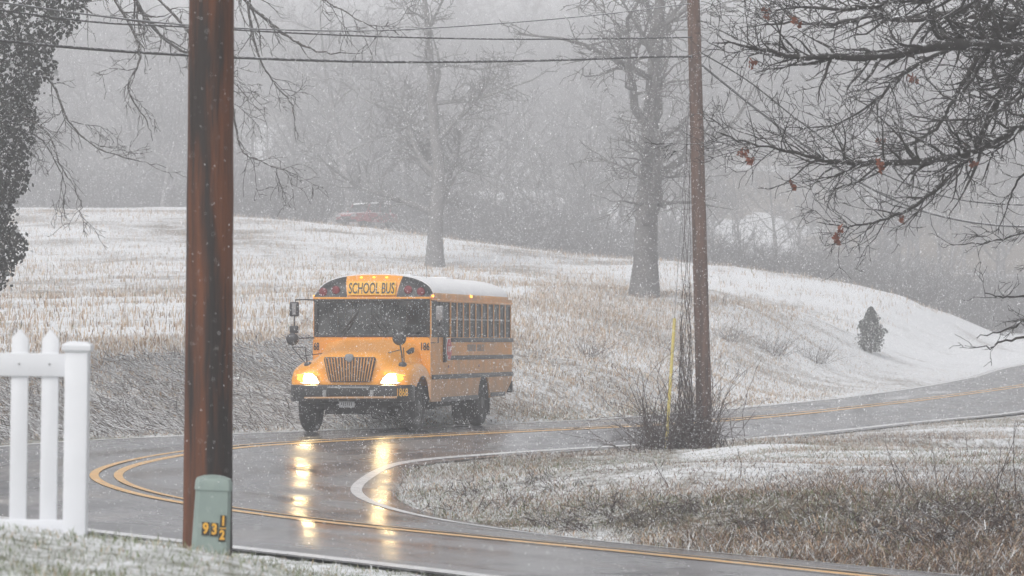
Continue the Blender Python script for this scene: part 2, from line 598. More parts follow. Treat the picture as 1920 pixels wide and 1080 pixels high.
one = np.ones(len(CL))
LIFT = .0
V, q = strip(-(wo + sh_o), wi + sh_i, LIFT, 12)
ROAD_PTS = V.copy()
uu = np.stack([-(wo + sh_o) + (wi + sh_i + wo + sh_o) * k / 12 for k in range(13)], 1)
ss = np.repeat((np.arange(len(CL)) * .4)[:, None], 13, 1)
road = mesh_obj('road', np_mesh('road', V, quads=q, smooth=True, cols=np.column_stack([uu.ravel() / 10, ss.ravel() / 200, np.zeros(uu.size)])), M['asphalt'])
tag(road, 'wet grey two-lane road bending round the grass island', 'road', kind='structure')
for nm, u0, u1, mt in (('centre_line', -.22 * one, -.10 * one, 'line_yellow'), ('centre_line', .10 * one, .22 * one, 'line_yellow'),
                       ('edge_line', -wo - .09, -wo + .11, 'line_white'), ('edge_line', wi - .08, wi + .08, 'line_white')):
    V, q = strip(u0, u1, LIFT + .005)
    mesh_obj(nm, np_mesh(nm, V, quads=q), M[mt], road)

# ------------------------------------------------------------------ terrain
ctl = []
for i in range(0, len(CL), 14):
    for u in (-(wo[i] + .5), 0, wi[i] + sh_i[i] + .3):
        xy = CL[i] + NL[i] * u
        ctl.append((xy[0], xy[1], ZC[i] + (INNER_DZ * min(u / wi[i], 1.15) if u > 0 else (TILT[i] if u < 0 else 0))))


def cp(px, py, D): ctl.append(tuple(P(px, py, D)))


for px in (-900, -500, -250, 0, 200, 420):
    cp(px, 700, 75); cp(px, 642, 90); cp(px, 560, 128); cp(px, 480, 180); cp(px, 402, 250)
    cp(px, 390, 276)
for px, lst in {640: [(700, 78), (620, 97), (520, 150), (428, 225)], 815: [(700, 80), (610, 104), (500, 180), (449, 220)],
                1000: [(700, 84), (600, 112), (520, 160), (469, 210)], 1205: [(700, 92), (610, 118), (555, 150), (492, 200)],
                1500: [(700, 105), (600, 136), (531, 180)], 1700: [(680, 130), (620, 150), (561, 185)],
                1850: [(655, 172), (604, 198)], 1960: [(640, 205), (625, 220)]}.items():
    for py, D in lst: cp(px, py, D)
for px in (640, 720, 815): ctl.append((*P(px, 0, 245)[:2], 10.7 - (px - 640) * .006))
for px in (-900, -400, 200): ctl.append((*P(px, 0, 300)[:2], 12.6))
for px in (900, 1200, 1500): ctl.append((*P(px, 0, 235)[:2], 6.9 - (px - 900) * .004))
for px in (1750, 2100, 2500): ctl.append((*P(px, 0, 245)[:2], 2.5))
for px in (-1600, -900, -400, 300, 960, 1600, 2300, 3000):
    ctl.append((*P(px, 0, 330)[:2], 11.5 - max(0, px - 300) * .002))
    ctl.append((*P(px, 0, 420)[:2], 21)); ctl.append((*P(px, 0, 520)[:2], 36)); ctl.append((*P(px, 0, 600)[:2], 46)); ctl.append((*P(px, 0, 690)[:2], 50))
# lawn
for px, D, z in ((100, 18.8, .724), (142, 18.8, .724), (388, 24.2, .24), (388, 22, .32), (100, 24, .42), (300, 28, .06), (-600, 20, .75), (-300, 28, .5), (600, 20, .34), (380, 20, .40),
                 (900, 19, .34), (1300, 16, .30), (380, 16, .58), (700, 15, .54), (100, 14, .78)):
    ctl.append((*P(px, 0, D)[:2], z))
for x, y, z in ((-8, 3, .6), (0, 3, .55), (8, 3, .4), (0, -12, .5), (-20, 0, .8), (20, -5, .3), (9, 12, .2), (-14, 30, .6), (-30, 30, .8), (-34, 60, 1.2)):
    ctl.append((x, y, z))
# island
for px, py, D in ((1322, 838, 60), (1322, 842, 58), (1500, 895, 45), (1500, 955, 38), (1800, 925, 42), (1750, 990, 35.5), (1100, 900, 46), (1100, 950, 40), (1800, 850, 58), (1000, 880, 49)):
    ctl.append((*P(px, 0, D)[:2], P(px, py, D)[2]))
for x, y, z in ((9, 32, .2), (14, 40, .3), (22, 60, .5), (18, 25, .2), (35, 90, .8), (40, 40, .5), (60, 120, 1.5), (45, 180, 2.0)):
    ctl.append((x, y, z))
ctl = np.array(ctl)


def tps_fit(C, lam=.02):
    n = len(C)
    r = np.linalg.norm(C[:, None, :2] - C[None, :, :2], axis=2)
    K = np.where(r > 0, r * r * np.log(r + 1e-9), 0) + np.eye(n) * lam * 30
    Pm = np.column_stack([np.ones(n), C[:, :2]])
    A = np.block([[K, Pm], [Pm.T, np.zeros((3, 3))]])
    return np.linalg.solve(A, np.r_[C[:, 2], 0, 0, 0])


W = tps_fit(ctl)


def tps(x, y):
    out = np.empty(x.size)
    x, y = x.ravel(), y.ravel()
    for i in range(0, x.size, 8000):
        xs, ys = x[i:i + 8000], y[i:i + 8000]
        r2 = (xs[:, None] - ctl[None, :, 0]) ** 2 + (ys[:, None] - ctl[None, :, 1]) ** 2
        out[i:i + 8000] = (.5 * r2 * np.log(r2 + 1e-9)) @ W[:-3] + W[-3] + W[-2] * xs + W[-1] * ys
    return out


def road_info(x, y):
    """Signed distance outside the pavement edge, side (+1 inside the bend), index along the road."""
    x, y = x.ravel(), y.ravel()
    sub = CL[::2]
    d = np.empty(x.size); side = np.empty(x.size); ix = np.empty(x.size, int)
    for i in range(0, x.size, 8000):
        dx = x[i:i + 8000, None] - sub[None, :, 0]; dy = y[i:i + 8000, None] - sub[None, :, 1]
        r2 = dx * dx + dy * dy
        k = np.argmin(r2, 1)
        kk = k * 2
        lat = dx[np.arange(len(k)), k] * NL[kk, 0] + dy[np.arange(len(k)), k] * NL[kk, 1]
        s = np.where(lat > 0, 1, -1)
        w = np.where(s > 0, wi[kk] + sh_i[kk], wo[kk] + sh_o[kk])
        d[i:i + 8000] = np.sqrt(r2[np.arange(len(k)), k]) - w
        side[i:i + 8000] = s; ix[i:i + 8000] = kk
    return d, side, ix


def axis(lo, hi, fine0, fine1, step, growth=1.09):
    a = list(np.arange(fine0, fine1 + 1e-6, step))
    s, v = step, fine1
    while v < hi: s *= growth; v += s; a.append(v)
    s, v = step, fine0
    while v > lo: s *= growth; v -= s; a.insert(0, v)
    return np.array(a)


def axis2(parts, lo, hi, g0, g1):
    a = [parts[0][0]]
    for end, st in [(p[1], p[2]) for p in parts]:
        while a[-1] < end: a.append(a[-1] + st)
    s, v = parts[-1][2], a[-1]
    while v < hi: s *= g1; v += s; a.append(v)
    s, v = parts[0][2], a[0]
    while v > lo: s *= g0; v -= s; a.insert(0, v)
    return np.array(a)


GX = axis2([(-12, 16, .30), (16, 36, .5)], -230, 250, 1.05, 1.06)
GY = axis2([(14, 98, .34), (98, 250, .9)], -25, 710, 1.06, 1.02)
XX, YY = np.meshgrid(GX, GY)


def vnoise(x, y, scale, seed):
    r = np.random.default_rng(seed)
    g = r.random((256, 256))
    u, v = x / scale, y / scale
    i, j = np.floor(u).astype(int), np.floor(v).astype(int)
    fu, fv = u - i, v - j
    fu = fu * fu * (3 - 2 * fu); fv = fv * fv * (3 - 2 * fv)
    G = lambda a, b_: g[a % 256, b_ % 256]
    return (G(i, j) * (1 - fu) + G(i + 1, j) * fu) * (1 - fv) + (G(i, j + 1) * (1 - fu) + G(i + 1, j + 1) * fu) * fv


Z = tps(XX, YY)
rd, rside, rix = road_info(XX, YY)
zroad = ZC[rix] + np.where(rside > 0, INNER_DZ * (wi + sh_i)[rix] / wi[rix], TILT[rix])
under = np.interp(YY.ravel(), [0, 90, 130, 240], [.035, .05, .12, .40]) + np.where((rside < 0) & (rd < 0), TILT[rix] * 1.0, 0)
far_b = np.interp(YY.ravel(), [90, 140], [0, 1.2])
wgt = np.clip((rd - .1 - far_b) / (2.2 + far_b * 5), 0, 1); wgt = wgt * wgt * (3 - 2 * wgt)
x1, y1 = XX.ravel(), YY.ravel()
bumps = (vnoise(x1, y1, 2.3, 1) - .5) * .16 + (vnoise(x1, y1, .8, 2) - .5) * .07 + np.where(y1 > 330, (vnoise(x1, y1, 26, 3) - .5) * 5, 0)
tps_z = np.where(rd < 6, np.maximum(Z, zroad + .02 + .012 * np.maximum(rd, 0)), Z)
bumps = np.where((rd < 3), np.maximum(bumps, -.01 * np.maximum(rd, 0)), bumps)
Z = tps_z
Z = np.where(rd < .1 + far_b, zroad - under, (1 - wgt) * (zroad - under * .3) + wgt * (Z + bumps))
# snow cover (R) and greenness (G) by where the ground lies
island = rside > 0
lawn = (~island) & (rix > apex)
bank = (~island) & ~lawn & (rd < 12)
snowv = np.where(island, .56, np.where(lawn, .50, np.where(bank, .52 + .011 * np.clip(x1, 0, 14), .60)))
wood = (y1 > 285) | ((y1 > 228) & (x1 > -4))
CLEAR = [(1010, 345, 85, 40), (1430, 340, 75, 35), (480, 450, 70, 35), (960, 455, 60, 30), (690, 335, 45, 25), (1180, 350, 50, 30), (1650, 430, 60, 35)]


def in_clearing(px, D, k=1.0):
    return any(((px - a) / (c_ * k)) ** 2 + ((D - b_) / (d_ * k)) ** 2 < 1 for a, b_, c_, d_ in CLEAR)


snowv = np.where(wood, .36 + .55 * np.clip((vnoise(x1, y1, 15, 44) - .68) / .1, 0, 1), snowv)
pxg = 960 + x1 / np.maximum(y1, 1) * FPX
for a_, b2_, c2_, d2_ in CLEAR:
    snowv = np.where(wood & (((pxg - a_) / c2_) ** 2 + ((y1 - b2_) / d2_) ** 2 < 1), .95, snowv)
band = np.clip(1 - np.abs(y1 - (56.5 + .02 * x1)) / 4, 0, 1) * (x1 > 3.0)
snowv = snowv + np.where(island, band * .22 - .12 * np.clip((44 - y1) / 8, 0, 1) * (x1 > 1), 0)
snowv = snowv + (vnoise(x1, y1, 5, 9) - .5) * .25
green = np.where(lawn, .8, np.where(island, .35, np.where(rd < 1.2, .6, .1)))
nx, ny = len(GX), len(GY)
idx = np.arange(nx * ny).reshape(ny, nx)
q = np.stack([idx[:-1, :-1], idx[:-1, 1:], idx[1:, 1:], idx[1:, :-1]], -1).reshape(-1, 4)
cols = np.column_stack([np.clip(snowv, 0, 1), green, np.zeros_like(green)])
ground = mesh_obj('ground', np_mesh('ground', np.column_stack([x1, y1, Z]), quads=q, cols=cols, smooth=True), M['ground'])
tag(ground, 'snow-dusted fields, banks, lawn and wooded hillside', 'ground', kind='structure')
ZG = Z.reshape(ny, nx)


def gz(x, y):
    """Ground height at world x, y."""
    x = np.atleast_1d(np.asarray(x, float)); y = np.atleast_1d(np.asarray(y, float))
    i = np.clip(np.searchsorted(GX, x) - 1, 0, nx - 2); j = np.clip(np.searchsorted(GY, y) - 1, 0, ny - 2)
    u = (x - GX[i]) / (GX[i + 1] - GX[i]); v = (y - GY[j]) / (GY[j + 1] - GY[j])
    return (ZG[j, i] * (1 - u) + ZG[j, i + 1] * u) * (1 - v) + (ZG[j + 1, i] * (1 - u) + ZG[j + 1, i + 1] * u) * v


def gz1(x, y): return float(gz(x, y)[0])


def ground_hit(px, py, d0, d1):
    """Where the ground between depths d0 and d1 comes closest to showing at photo row py."""
    D = np.linspace(d0, d1, 400)
    X = (px - 960) / FPX * D
    r = HOR - (gz(X, D) - CAMH) / D * FPX
    k = int(np.argmin(np.abs(r - py)))
    return float(X[k]), float(D[k])


# ------------------------------------------------------------------ school bus
BD, BX, BYAW = 68.0, -2.94, math.radians(-12.0)
bus = empty('school_bus', (BX, BD, .0), BYAW)
tag(bus, 'yellow school bus with white snowy roof and lit headlights driving on the wet road', 'school bus')
YF, YR, RAX = .78, 8.5, 5.65        # body front, body rear, rear axle
HW = 1.20
arch = lambda yc, r, a0=0.0, a1=math.pi, n=10: [(yc + r * math.cos(a1 + (a0 - a1) * k / n), .5 + r * math.sin(a1 + (a0 - a1) * k / n)) for k in range(n + 1)]
side = [(YF, .58)] + [(p[0], max(.58, p[1])) for p in arch(RAX, .60)] + [(7.75, .60), (8.42, .90), (YR, .98), (YR, 1.86), (YF, 1.86)]
for s in (1, -1):
    MB().prism(side, s * (HW - .035), s * HW).build('side_panel', M['yellow_dirty'], bus)
    MB().box(*sorted((s * (HW - .04), s * HW)), YF, YR, 2.57, 2.68).build('window_header', M['yellow_dirty'], bus)
    MB().box(*sorted((s * HW, s * (HW + .02))), YF + .05, YR, 2.595, 2.62).build('drip_rail', M['yellow'], bus)
    for z0, z1, ya in ((1.765, 1.85, 2.55), (1.405, 1.49, 2.35), (1.025, 1.115, .86)):
        MB().box(*sorted((s * (HW - .01), s * (HW + .028))), ya, YR + .03, z0, z1).build('rub_rail', M['rail'], bus, bevel=.012)
    MB().box(*sorted((s * (HW - .02), s * (HW + .02))), 1.7, RAX - .62, .57, .66).build('skirt_rail', M['rail'], bus)
    MB().box(*sorted((s * (HW - .02), s * (HW + .02))), RAX + .64, 7.7, .60, .69).build('skirt_rail', M['rail'], bus)
    edges = [2.55 + .585 * k for k in range(11)]
    for k, y in enumerate(edges):
        MB().box(*sorted((s * (HW - .035), s * HW)), y - .03, y + .03, 1.86, 2.57).build('window_post', M['yellow_dirty'], bus)
    for k in range(10):
        y0, y1_ = edges[k] + .03, edges[k + 1] - .03
        w = MB().box(*sorted((s * (HW - .03), s * (HW - .022))), y0, y1_, 1.86, 2.57).build('window', M['glass'], bus, smooth=False)
        fr = MB()
        for a0, a1, b0, b1 in ((y0, y1_, 2.215, 2.25), (y0, y0 + .02, 1.86, 2.57), (y1_ - .02, y1_, 1.86, 2.57)):
            fr.box(*sorted((s * (HW - .034), s * (HW - .014))), a0, a1, b0, b1)
        fr.build('sash', M['grey_trim'], w, smooth=False)
    # front side window beside the driver / the entrance door
    MB().box(*sorted((s * (HW - .03), s * (HW - .022))), .86, 1.62, 1.62, 2.57).build('window', M['glass'], bus, smooth=False)
    MB().box(*sorted((s * (HW - .03), s * (HW - .022))), 1.70, 2.52, 1.86, 2.57).build('window', M['glass'], bus, smooth=False)
    MB().box(*sorted((s * (HW - .035), s * HW)), 1.62, 1.70, 1.86, 2.57).build('window_post', M['black'], bus)
    MB().box(*sorted((s * (HW - .04), s * HW)), YF, .86, 1.86, 2.57).build('window_post', M['yellow'], bus)
    # small amber side markers and fuel flap dots
    for y in (2.3, 5.15):
        MB().lathe([(s * HW - .005, .035), (s * HW + s * .012, .03)], 'x', (0, y, 1.27), 10).build('side_reflector', M['red_lamp'], bus)
    MB().box(*sorted((s * HW, s * (HW + .025))), 4.3, 4.42, 2.69, 2.73).build('side_marker_lamp', M['marker'], bus)
    MB().box(*sorted((s * HW, s * (HW + .025))), .86, .94, 2.66, 2.70).build('side_marker_lamp', M['marker'], bus)
# rear wall, floor, seats, dash
MB().box(-HW + .02, HW - .02, YR - .05, YR, .98, 2.68).build('rear_panel', M['yellow_dirty'], bus)
MB().box(-HW + .05, HW - .05, YF, YR - .06, .95, 1.02).build('floor', M['interior'], bus)
MB().box(-HW + .06, HW - .06, YF + .06, YF + .45, 1.55, 1.86).build('dashboard', M['interior'], bus, bevel=.05)
for k in range(9):
    for x in (-.62, .62):
        MB().box(x - .46, x + .46, 2.5 + .64 * k, 2.62 + .64 * k, 1.05, 2.12).build('seat', M['seat'], bus, bevel=.05)
MB().lathe([(-.012, .20), (.012, .20), (.012, .175), (-.012, .175)], 'y', (.55, 1.28, 1.86), 20).build('steering_wheel', M['black'], bus)
# roof: yellow shoulder and white top
def roof_sec(y, k=1.0, drop=0.0, a0=0, a1=1, n=22):
    out = []
    for i in range(n + 1):
        a = math.pi * (a0 + (a1 - a0) * i / n)
        cx, sz = math.cos(a), math.sin(a)
        out.append((HW * k * math.copysign(abs(cx) ** .72, cx), y, 2.67 + (.45 * k - drop) * sz ** .9))
    return out


stat = [(1.02, 1), (2, 1), (4, 1), (6, 1), (7.7, 1), (8.15, .985), (8.38, .95), (8.5, .88)]
MB().loft([roof_sec(y, k, 0, .0, 1) for y, k in stat], cap=True).build('roof', M['roof_white'], bus, ang=60)
for s in (1, -1):
    a = []
    for y, k in stat[:-1]:
        pts = [(s * (HW * k + .004), y, 2.665), (s * (HW * k + .006), y, 2.70), (s * (HW * k * .993 + .005), y, 2.735), (s * (HW * k * .975 + .004), y, 2.775)]
        a.append(pts)
    MB().loft(a).build('roof_edge', M['yellow_dirty'], bus)
for y in (3.1, 6.3):
    MB().box(-.3, .3, y - .3, y + .3, 3.09, 3.15).build('roof_hatch', M['roof_white'], bus, bevel=.02)
MB().tube([(.75, 2.3, 2.95), (.75, 2.3, 3.30)], .006, 5).build('antenna', M['grey_trim'], bus)

# front cap above the windscreen
def ztop(x): return 2.665 + .455 * max(0, 1 - (abs(x) / HW) ** 2.7) ** (1 / 2.1)
def cap_pt(x, t_): return (x, YF - .02 + .10 * t_ + .18 * t_ ** 3, 2.655 + t_ * (ztop(x) - 2.655))
def cap_part(name, xb0, xb1, xt0, xt1, mt, nx_=14, nt_=10, out=0.0, t0=0, t1=1):
    secs = []
    for j in range(nt_ + 1):
        t_ = t0 + (t1 - t0) * j / nt_
        secs.append([(lambda p: (p[0], p[1] - out, p[2]))(cap_pt(xb0 + (xb1 - xb0) * i / nx_ + t_ * ((xt0 - xb0) + ((xt1 - xt0) - (xb1 - xb0)) * i / nx_), t_)) for i in range(nx_ + 1)])
    return MB().loft(secs).build(name, M[mt], bus, ang=60)
cap_part('front_cap', -.50, .50, -.58, .58, 'yellow')
cap_part('warning_light_panel', -1.195, -.50, -1.195, -.58, 'black')
cap_part('warning_light_panel', .50, 1.195, .58, 1.195, 'black')
# close the cap back to the roof
MB().loft([[(lambda p: (p[0], p[1], p[2]))(cap_pt(-1.195 + 2.39 * i / 28, 1)) for i in range(29)],
           [(-1.195 + 2.39 * i / 28, 1.06, ztop(-1.195 + 2.39 * i / 28) + .004) for i in range(29)]]).build('cap_rim', M['yellow'], bus)
MB().box(-1.2, 1.2, YF - .05, YF + .1, 2.615, 2.66).build('cap_sill', M['yellow'], bus, bevel=.012)
for x in (-1.0, -.74, .74, 1.0):
    p = cap_pt(x, .38)
    MB().lathe([(p[1] - .035, .085), (p[1] - .05, .07), (p[1] - .055, .03)], 'y', (p[0], 0, p[2] - .005), 18).build('warning_lamp', M['red_lamp'], bus)
sgn = MB().box(-.49, .49, -.012, .012, -.145, .145).build('destination_sign', M['sign_yellow'], bus, bevel=.006)
sgn.location = (0, YF - .012, 2.83)
sgn.rotation_euler = (math.radians(-17), 0, 0)
text_obj('sign_lettering', 'SCHOOL BUS', .315, M['letter_black'], sgn, (0, -.015, 0), (math.radians(90), 0, 0), depth=.003, bold=.004, width=.93)
for x in (-.26, 0, .26):
    p = cap_pt(x, .86)
    MB().box(x - .025, x + .025, p[1] - .035, p[1] + .02, p[2] - .013, p[2] + .013).build('marker_lamp', M['marker'], bus, bevel=.01)

# windscreen with frame, pillar and wipers
ws = MB()
def ws_pt(x, z): return (x, YF - .035 + .05 * abs(x / 1.15) ** 4, z)
ws.loft([[ws_pt(-1.13 + 2.26 * i / 20, 1.90 + .70 * j / 4) for i in range(21)] for j in range(5)])
wsh = ws.build('windscreen', M['windscreen'], bus)
fr = MB()
fr.box(-1.17, 1.17, YF - .055, YF - .01, 2.575, 2.62); fr.box(-1.15, 1.15, YF - .06, YF - .01, 1.865, 1.915)
fr.box(-1.185, -1.12, YF - .02, YF + .04, 1.87, 2.61); fr.box(1.12, 1.185, YF - .02, YF + .04, 1.87, 2.61)
fr.box(-.015, .015, YF - .05, YF - .03, 1.9, 2.6)
fr.build('windscreen_seal', M['black'], wsh, bevel=.008)
for x0, x1_, lean in ((-.62, -.30, .42), (.30, .02, .42)):
    MB().tube([(x0, YF - .07, 1.86), (x0 + (x1_ - x0) * .6, YF - .075, 2.08), (x1_, YF - .07, 2.30)], .011, 6).tube(
        [(x0 + .02, YF - .065, 1.98), (x1_ + .03, YF - .062, 2.36)], .014, 6).build('wiper', M['black'], wsh)
# cowl below the windscreen
MB().prism([(-1.2, .9), (1.2, .9), (1.2, 1.8), (1.14, 1.875), (-1.14, 1.875), (-1.2, 1.8)], YF - .045, YF + .02, 'y').build('cowl', M['yellow'], bus)
text_obj('fleet_number', '186', .21, M['letter_black'], bus, (1.10, YF - .055, 1.68), (math.radians(90), 0, 0), depth=.004, bold=.004, width=.17)
text_obj('fleet_number', '68', .21, M['letter_black'], bus, (-1.125, YF - .055, 1.68), (math.radians(90), 0, 0), depth=.004, bold=.004, width=.115)

# hood with fenders
def hsec(y, pts): return [(-x, y, z) for x, z in pts[::-1]] + [(x, y, z) for x, z in pts[1:]]
H = [
    (-.93, [(0, 1.30), (.30, 1.30), (.52, 1.28), (.66, 1.20), (.85, 1.14), (1.02, 1.12), (1.10, 1.09), (1.13, 1.02), (1.13, .94)]),
    (-.90, [(0, 1.47), (.32, 1.465), (.57, 1.43), (.70, 1.30), (.88, 1.20), (1.06, 1.18), (1.15, 1.13), (1.18, 1.04), (1.18, .94)]),
    (-.78, [(0, 1.545), (.36, 1.54), (.62, 1.50), (.73, 1.38), (.90, 1.28), (1.07, 1.26), (1.17, 1.20), (1.20, 1.08), (1.20, .94)]),
    (-.52, [(0, 1.60), (.40, 1.595), (.66, 1.55), (.77, 1.45), (.93, 1.36), (1.08, 1.34), (1.19, 1.27), (1.22, 1.14), (1.22, .90)]),
    (-.40, [(0, 1.62), (.42, 1.615), (.68, 1.57), (.79, 1.475), (.94, 1.385), (1.09, 1.365), (1.19, 1.29), (1.22, 1.17), (1.22, .98)]),
    (-.20, [(0, 1.655), (.44, 1.65), (.71, 1.60), (.81, 1.50), (.95, 1.41), (1.09, 1.385), (1.195, 1.31), (1.225, 1.20), (1.225, 1.08)]),
    (0, [(0, 1.69), (.46, 1.685), (.74, 1.63), (.84, 1.52), (.96, 1.42), (1.10, 1.39), (1.20, 1.32), (1.225, 1.22), (1.225, 1.11)]),
    (.20, [(0, 1.725), (.48, 1.72), (.77, 1.66), (.87, 1.54), (.97, 1.42), (1.10, 1.37), (1.20, 1.30), (1.225, 1.20), (1.225, 1.08)]),
    (.40, [(0, 1.76), (.51, 1.755), (.81, 1.69), (.90, 1.56), (.98, 1.40), (1.10, 1.33), (1.20, 1.25), (1.22, 1.15), (1.22, .97)]),
    (.56, [(0, 1.79), (.53, 1.785), (.85, 1.72), (.94, 1.57), (1.0, 1.38), (1.10, 1.27), (1.20, 1.18), (1.215, 1.05), (1.215, .70)]),
    (.76, [(0, 1.83), (.55, 1.825), (.89, 1.76), (.98, 1.58), (1.02, 1.36), (1.10, 1.20), (1.19, 1.1), (1.21, .98), (1.21, .60)])]
hood = MB()
hood.loft([hsec(y, p) for y, p in H])
f0 = hsec(*H[0])
hood.add(f0, [tuple(range(len(f0)))])
hood.build('hood', M['yellow'], bus, ang=50)
# grille
gr = MB().prism([(-.50, 1.475), (.50, 1.475), (.52, 1.44), (.42, 1.02), (.38, .995), (-.38, .995), (-.42, 1.02), (-.52, 1.44)], -.975, -.93, 'y').build('grille', M['black'], bus, bevel=.01)
for k in range(17):
    u = (k - 8) / 8
    MB().add(*(lambda xt, xb: ([(xt - .011, -.995, 1.46), (xt + .011, -.995, 1.46), (xb + .009, -.995, 1.01), (xb - .009, -.995, 1.01),
                                (xt - .011, -.972, 1.46), (xt + .011, -.972, 1.46), (xb + .009, -.972, 1.01), (xb - .009, -.972, 1.01)],
                               [(0, 1, 2, 3), (4, 7, 6, 5), (0, 4, 5, 1), (3, 2, 6, 7), (0, 3, 7, 4), (1, 5, 6, 2)]))(u * .485, u * .39)).build(
        'grille_slat', M['yellow_dirty'], gr, smooth=False)
MB().prism([(-.085, 1.50), (-.05, 1.535), (.05, 1.535), (.085, 1.50), (.07, 1.42), (0, 1.37), (-.07, 1.42)], -1.02, -.96, 'y').build('emblem', M['grey_trim'], bus, bevel=.008)
# headlights
for s in (1, -1):
    hl = MB().add([(s * x, y, z) for x, y, z in ((.60, -.955, .965), (.70, -.962, .955), (.98, -.95, .965), (1.13, -.87, 1.06), (1.19, -.72, 1.165), (1.04, -.905, 1.165), (.76, -.945, 1.16), (.66, -.952, 1.08),
                                               (.60, -.85, .965), (.70, -.85, .955), (.98, -.84, .965), (1.10, -.80, 1.06), (1.12, -.70, 1.165), (1.02, -.80, 1.165), (.76, -.84, 1.16), (.66, -.85, 1.08))],
                  [tuple(range(8)), tuple(range(15, 7, -1))] + [(i, (i + 1) % 8, 8 + (i + 1) % 8, 8 + i) for i in range(8)]).build('headlight', M['lens_clear'], bus, smooth=False)
    MB().add([(s * x, y, z) for x, y, z in ((.63, -.972, .975), (.72, -.978, .968), (.91, -.972, .975), (.93, -.962, 1.05), (.90, -.960, 1.145), (.77, -.966, 1.145), (.69, -.970, 1.08))], [tuple(range(7))]).build('beam_lens', M['headlight'], hl, smooth=False)
    MB().add([(s * x, y, z) for x, y, z in ((.96, -.967, 1.0), (1.06, -.935, 1.04), (1.10, -.912, 1.13), (.96, -.950, 1.145))], [(0, 1, 2, 3)]).build('turn_signal', M['turn_amber'], hl, smooth=False)
# bumper, plate, crossing arm, tow hooks
bpts = [(-1.22, -.62), (-1.21, -.86), (-1.10, -1.02), (-.8, -1.08), (.8, -1.08), (1.10, -1.02), (1.21, -.86), (1.22, -.62), (1.15, -.62), (1.02, -.90), (.8, -.97), (-.8, -.97), (-1.02, -.90), (-1.15, -.62)]
bump_ = MB().prism(bpts, .62, .935, 'z').build('bumper', M['black'], bus, bevel=.02)
MB().box(-.38, .38, -1.095, -1.07, .70, .86).build('bumper_recess', M['chassis'], bump_, bevel=.01)
for x in (-.47, .47):
    MB().box(x - .035, x + .035, -1.10, -1.07, .70, .84).build('arm_bracket', M['grey_trim'], bump_, bevel=.008)
MB().box(-.42, .42, -1.09, -1.05, .875, .905).build('bumper_lip', M['grey_trim'], bump_, bevel=.008)
text_obj('fleet_number', '1868', .21, M['letter_yellow'], bump_, (1.075, -1.048, .80), (math.radians(90), 0, math.radians(29)), depth=.004, bold=.003, width=.215)
MB().tube([(-.86, -1.13, .685), (-.4, -1.135, .688), (.98, -1.13, .70)], .022, 8).build('crossing_arm', M['yellow_dirty'], bus)
pl = MB().box(-.20, .11, -1.02, -1.0, .50, .63).build('licence_plate', M['plate'], bus, bevel=.008)
for k, x in enumerate((-.15, -.11, -.07, -.03, .01, .05)):
    MB().box(x - .006, x + .008, -1.024, -1.021, .535, .60).build('plate_character', M['rail'], pl, smooth=False)
# chassis and axles
ch = MB()
ch.box(-.95, .95, -.85, 8.2, .58, .96); ch.box(-.62, .62, -.55, .9, .36, .62); ch.box(-.40, .40, .9, 8.0, .42, .60)
ch.box(-.95, .95, 2.0, 3.6, .45, .62)
ch.build('chassis', M['chassis'], bus, bevel=.03)
for y in (0, RAX):
    MB().tube([(-1.0, y, .5), (1.0, y, .5)], .075, 10).build('axle', M['chassis'], bus)
MB().lathe([(-.2, .05), (-.18, .17), (.18, .17), (.2, .05)], 'y', (0, RAX, .5), 16).build('differential', M['chassis'], bus)
for s in (1, -1):
    MB().box(*sorted((s * .75, s * 1.19)), RAX + .60, RAX + .63, .22, .62).build('mud_flap', M['rubber'], bus)
# wheels
def tyre(w):
    r = .50
    return MB().lathe([(-w / 2 + .03, .30), (-w / 2, .34), (-w / 2, .44), (-w / 2 + .04, r - .01), (-w * .2, r), (w * .2, r), (w / 2 - .04, r - .01), (w / 2, .44), (w / 2, .34), (w / 2 - .03, .30)], 'x', n=36)
for x, y in ((1.03, 0), (-1.03, 0), (1.04, RAX), (.73, RAX), (-1.04, RAX), (-.73, RAX)):
    wz = empty('wheel', (x, y, .5)); wz.parent = bus
    tyre(.28).build('tyre', M['rubber'], wz)
    s = 1 if x > 0 else -1
    MB().lathe([(s * .05, .30), (s * .11, .30), (s * .115, .27), (s * .06, .22), (s * .07, .12), (s * .13, .10), (s * .14, .03)], 'x', n=24).build('rim', M['steel'], wz)
# mirrors
def dome(name, c, r, parent, ax='y'):
    return MB().lathe([(-.09, r * .35), (-.075, r * .7), (-.045, r * .93), (0, r), (.03, r * .95), (.035, r * .3)], ax, c, 20).build(name, M['mirror'], parent)
ma = MB().tube([(-1.17, .76, 2.60), (-1.30, .55, 2.61), (-1.45, .35, 2.60), (-1.47, .33, 2.52), (-1.47, .33, 1.84), (-1.40, .40, 1.84), (-1.18, .74, 1.85)], .014, 7).build('mirror_arm', M['mirror'], bus)
mh = MB().box(-1.565, -1.375, .28, .37, 2.27, 2.56).build('mirror_head', M['mirror'], ma, bevel=.03)
MB().box(-1.56, -1.385, .28, .36, 1.94, 2.09).build('mirror_head', M['mirror'], ma, bevel=.025)
MB().box(-1.50, -1.42, .268, .279, 2.30, 2.53).build('mirror_back_plate', M['grey_trim'], mh, bevel=.004)
ma = MB().tube([(1.19, .85, 2.58), (1.34, .62, 2.58), (1.40, .56, 2.5), (1.40, .56, 1.75), (1.2, .80, 1.75)], .013, 7).build('mirror_arm', M['mirror'], bus)
MB().box(1.36, 1.50, .52, .60, 2.2, 2.48).build('mirror_head', M['grey_trim'], ma, bevel=.025)
MB().box(1.36, 1.50, .52, .60, 1.9, 2.07).build('mirror_head', M['mirror'], ma, bevel=.025)
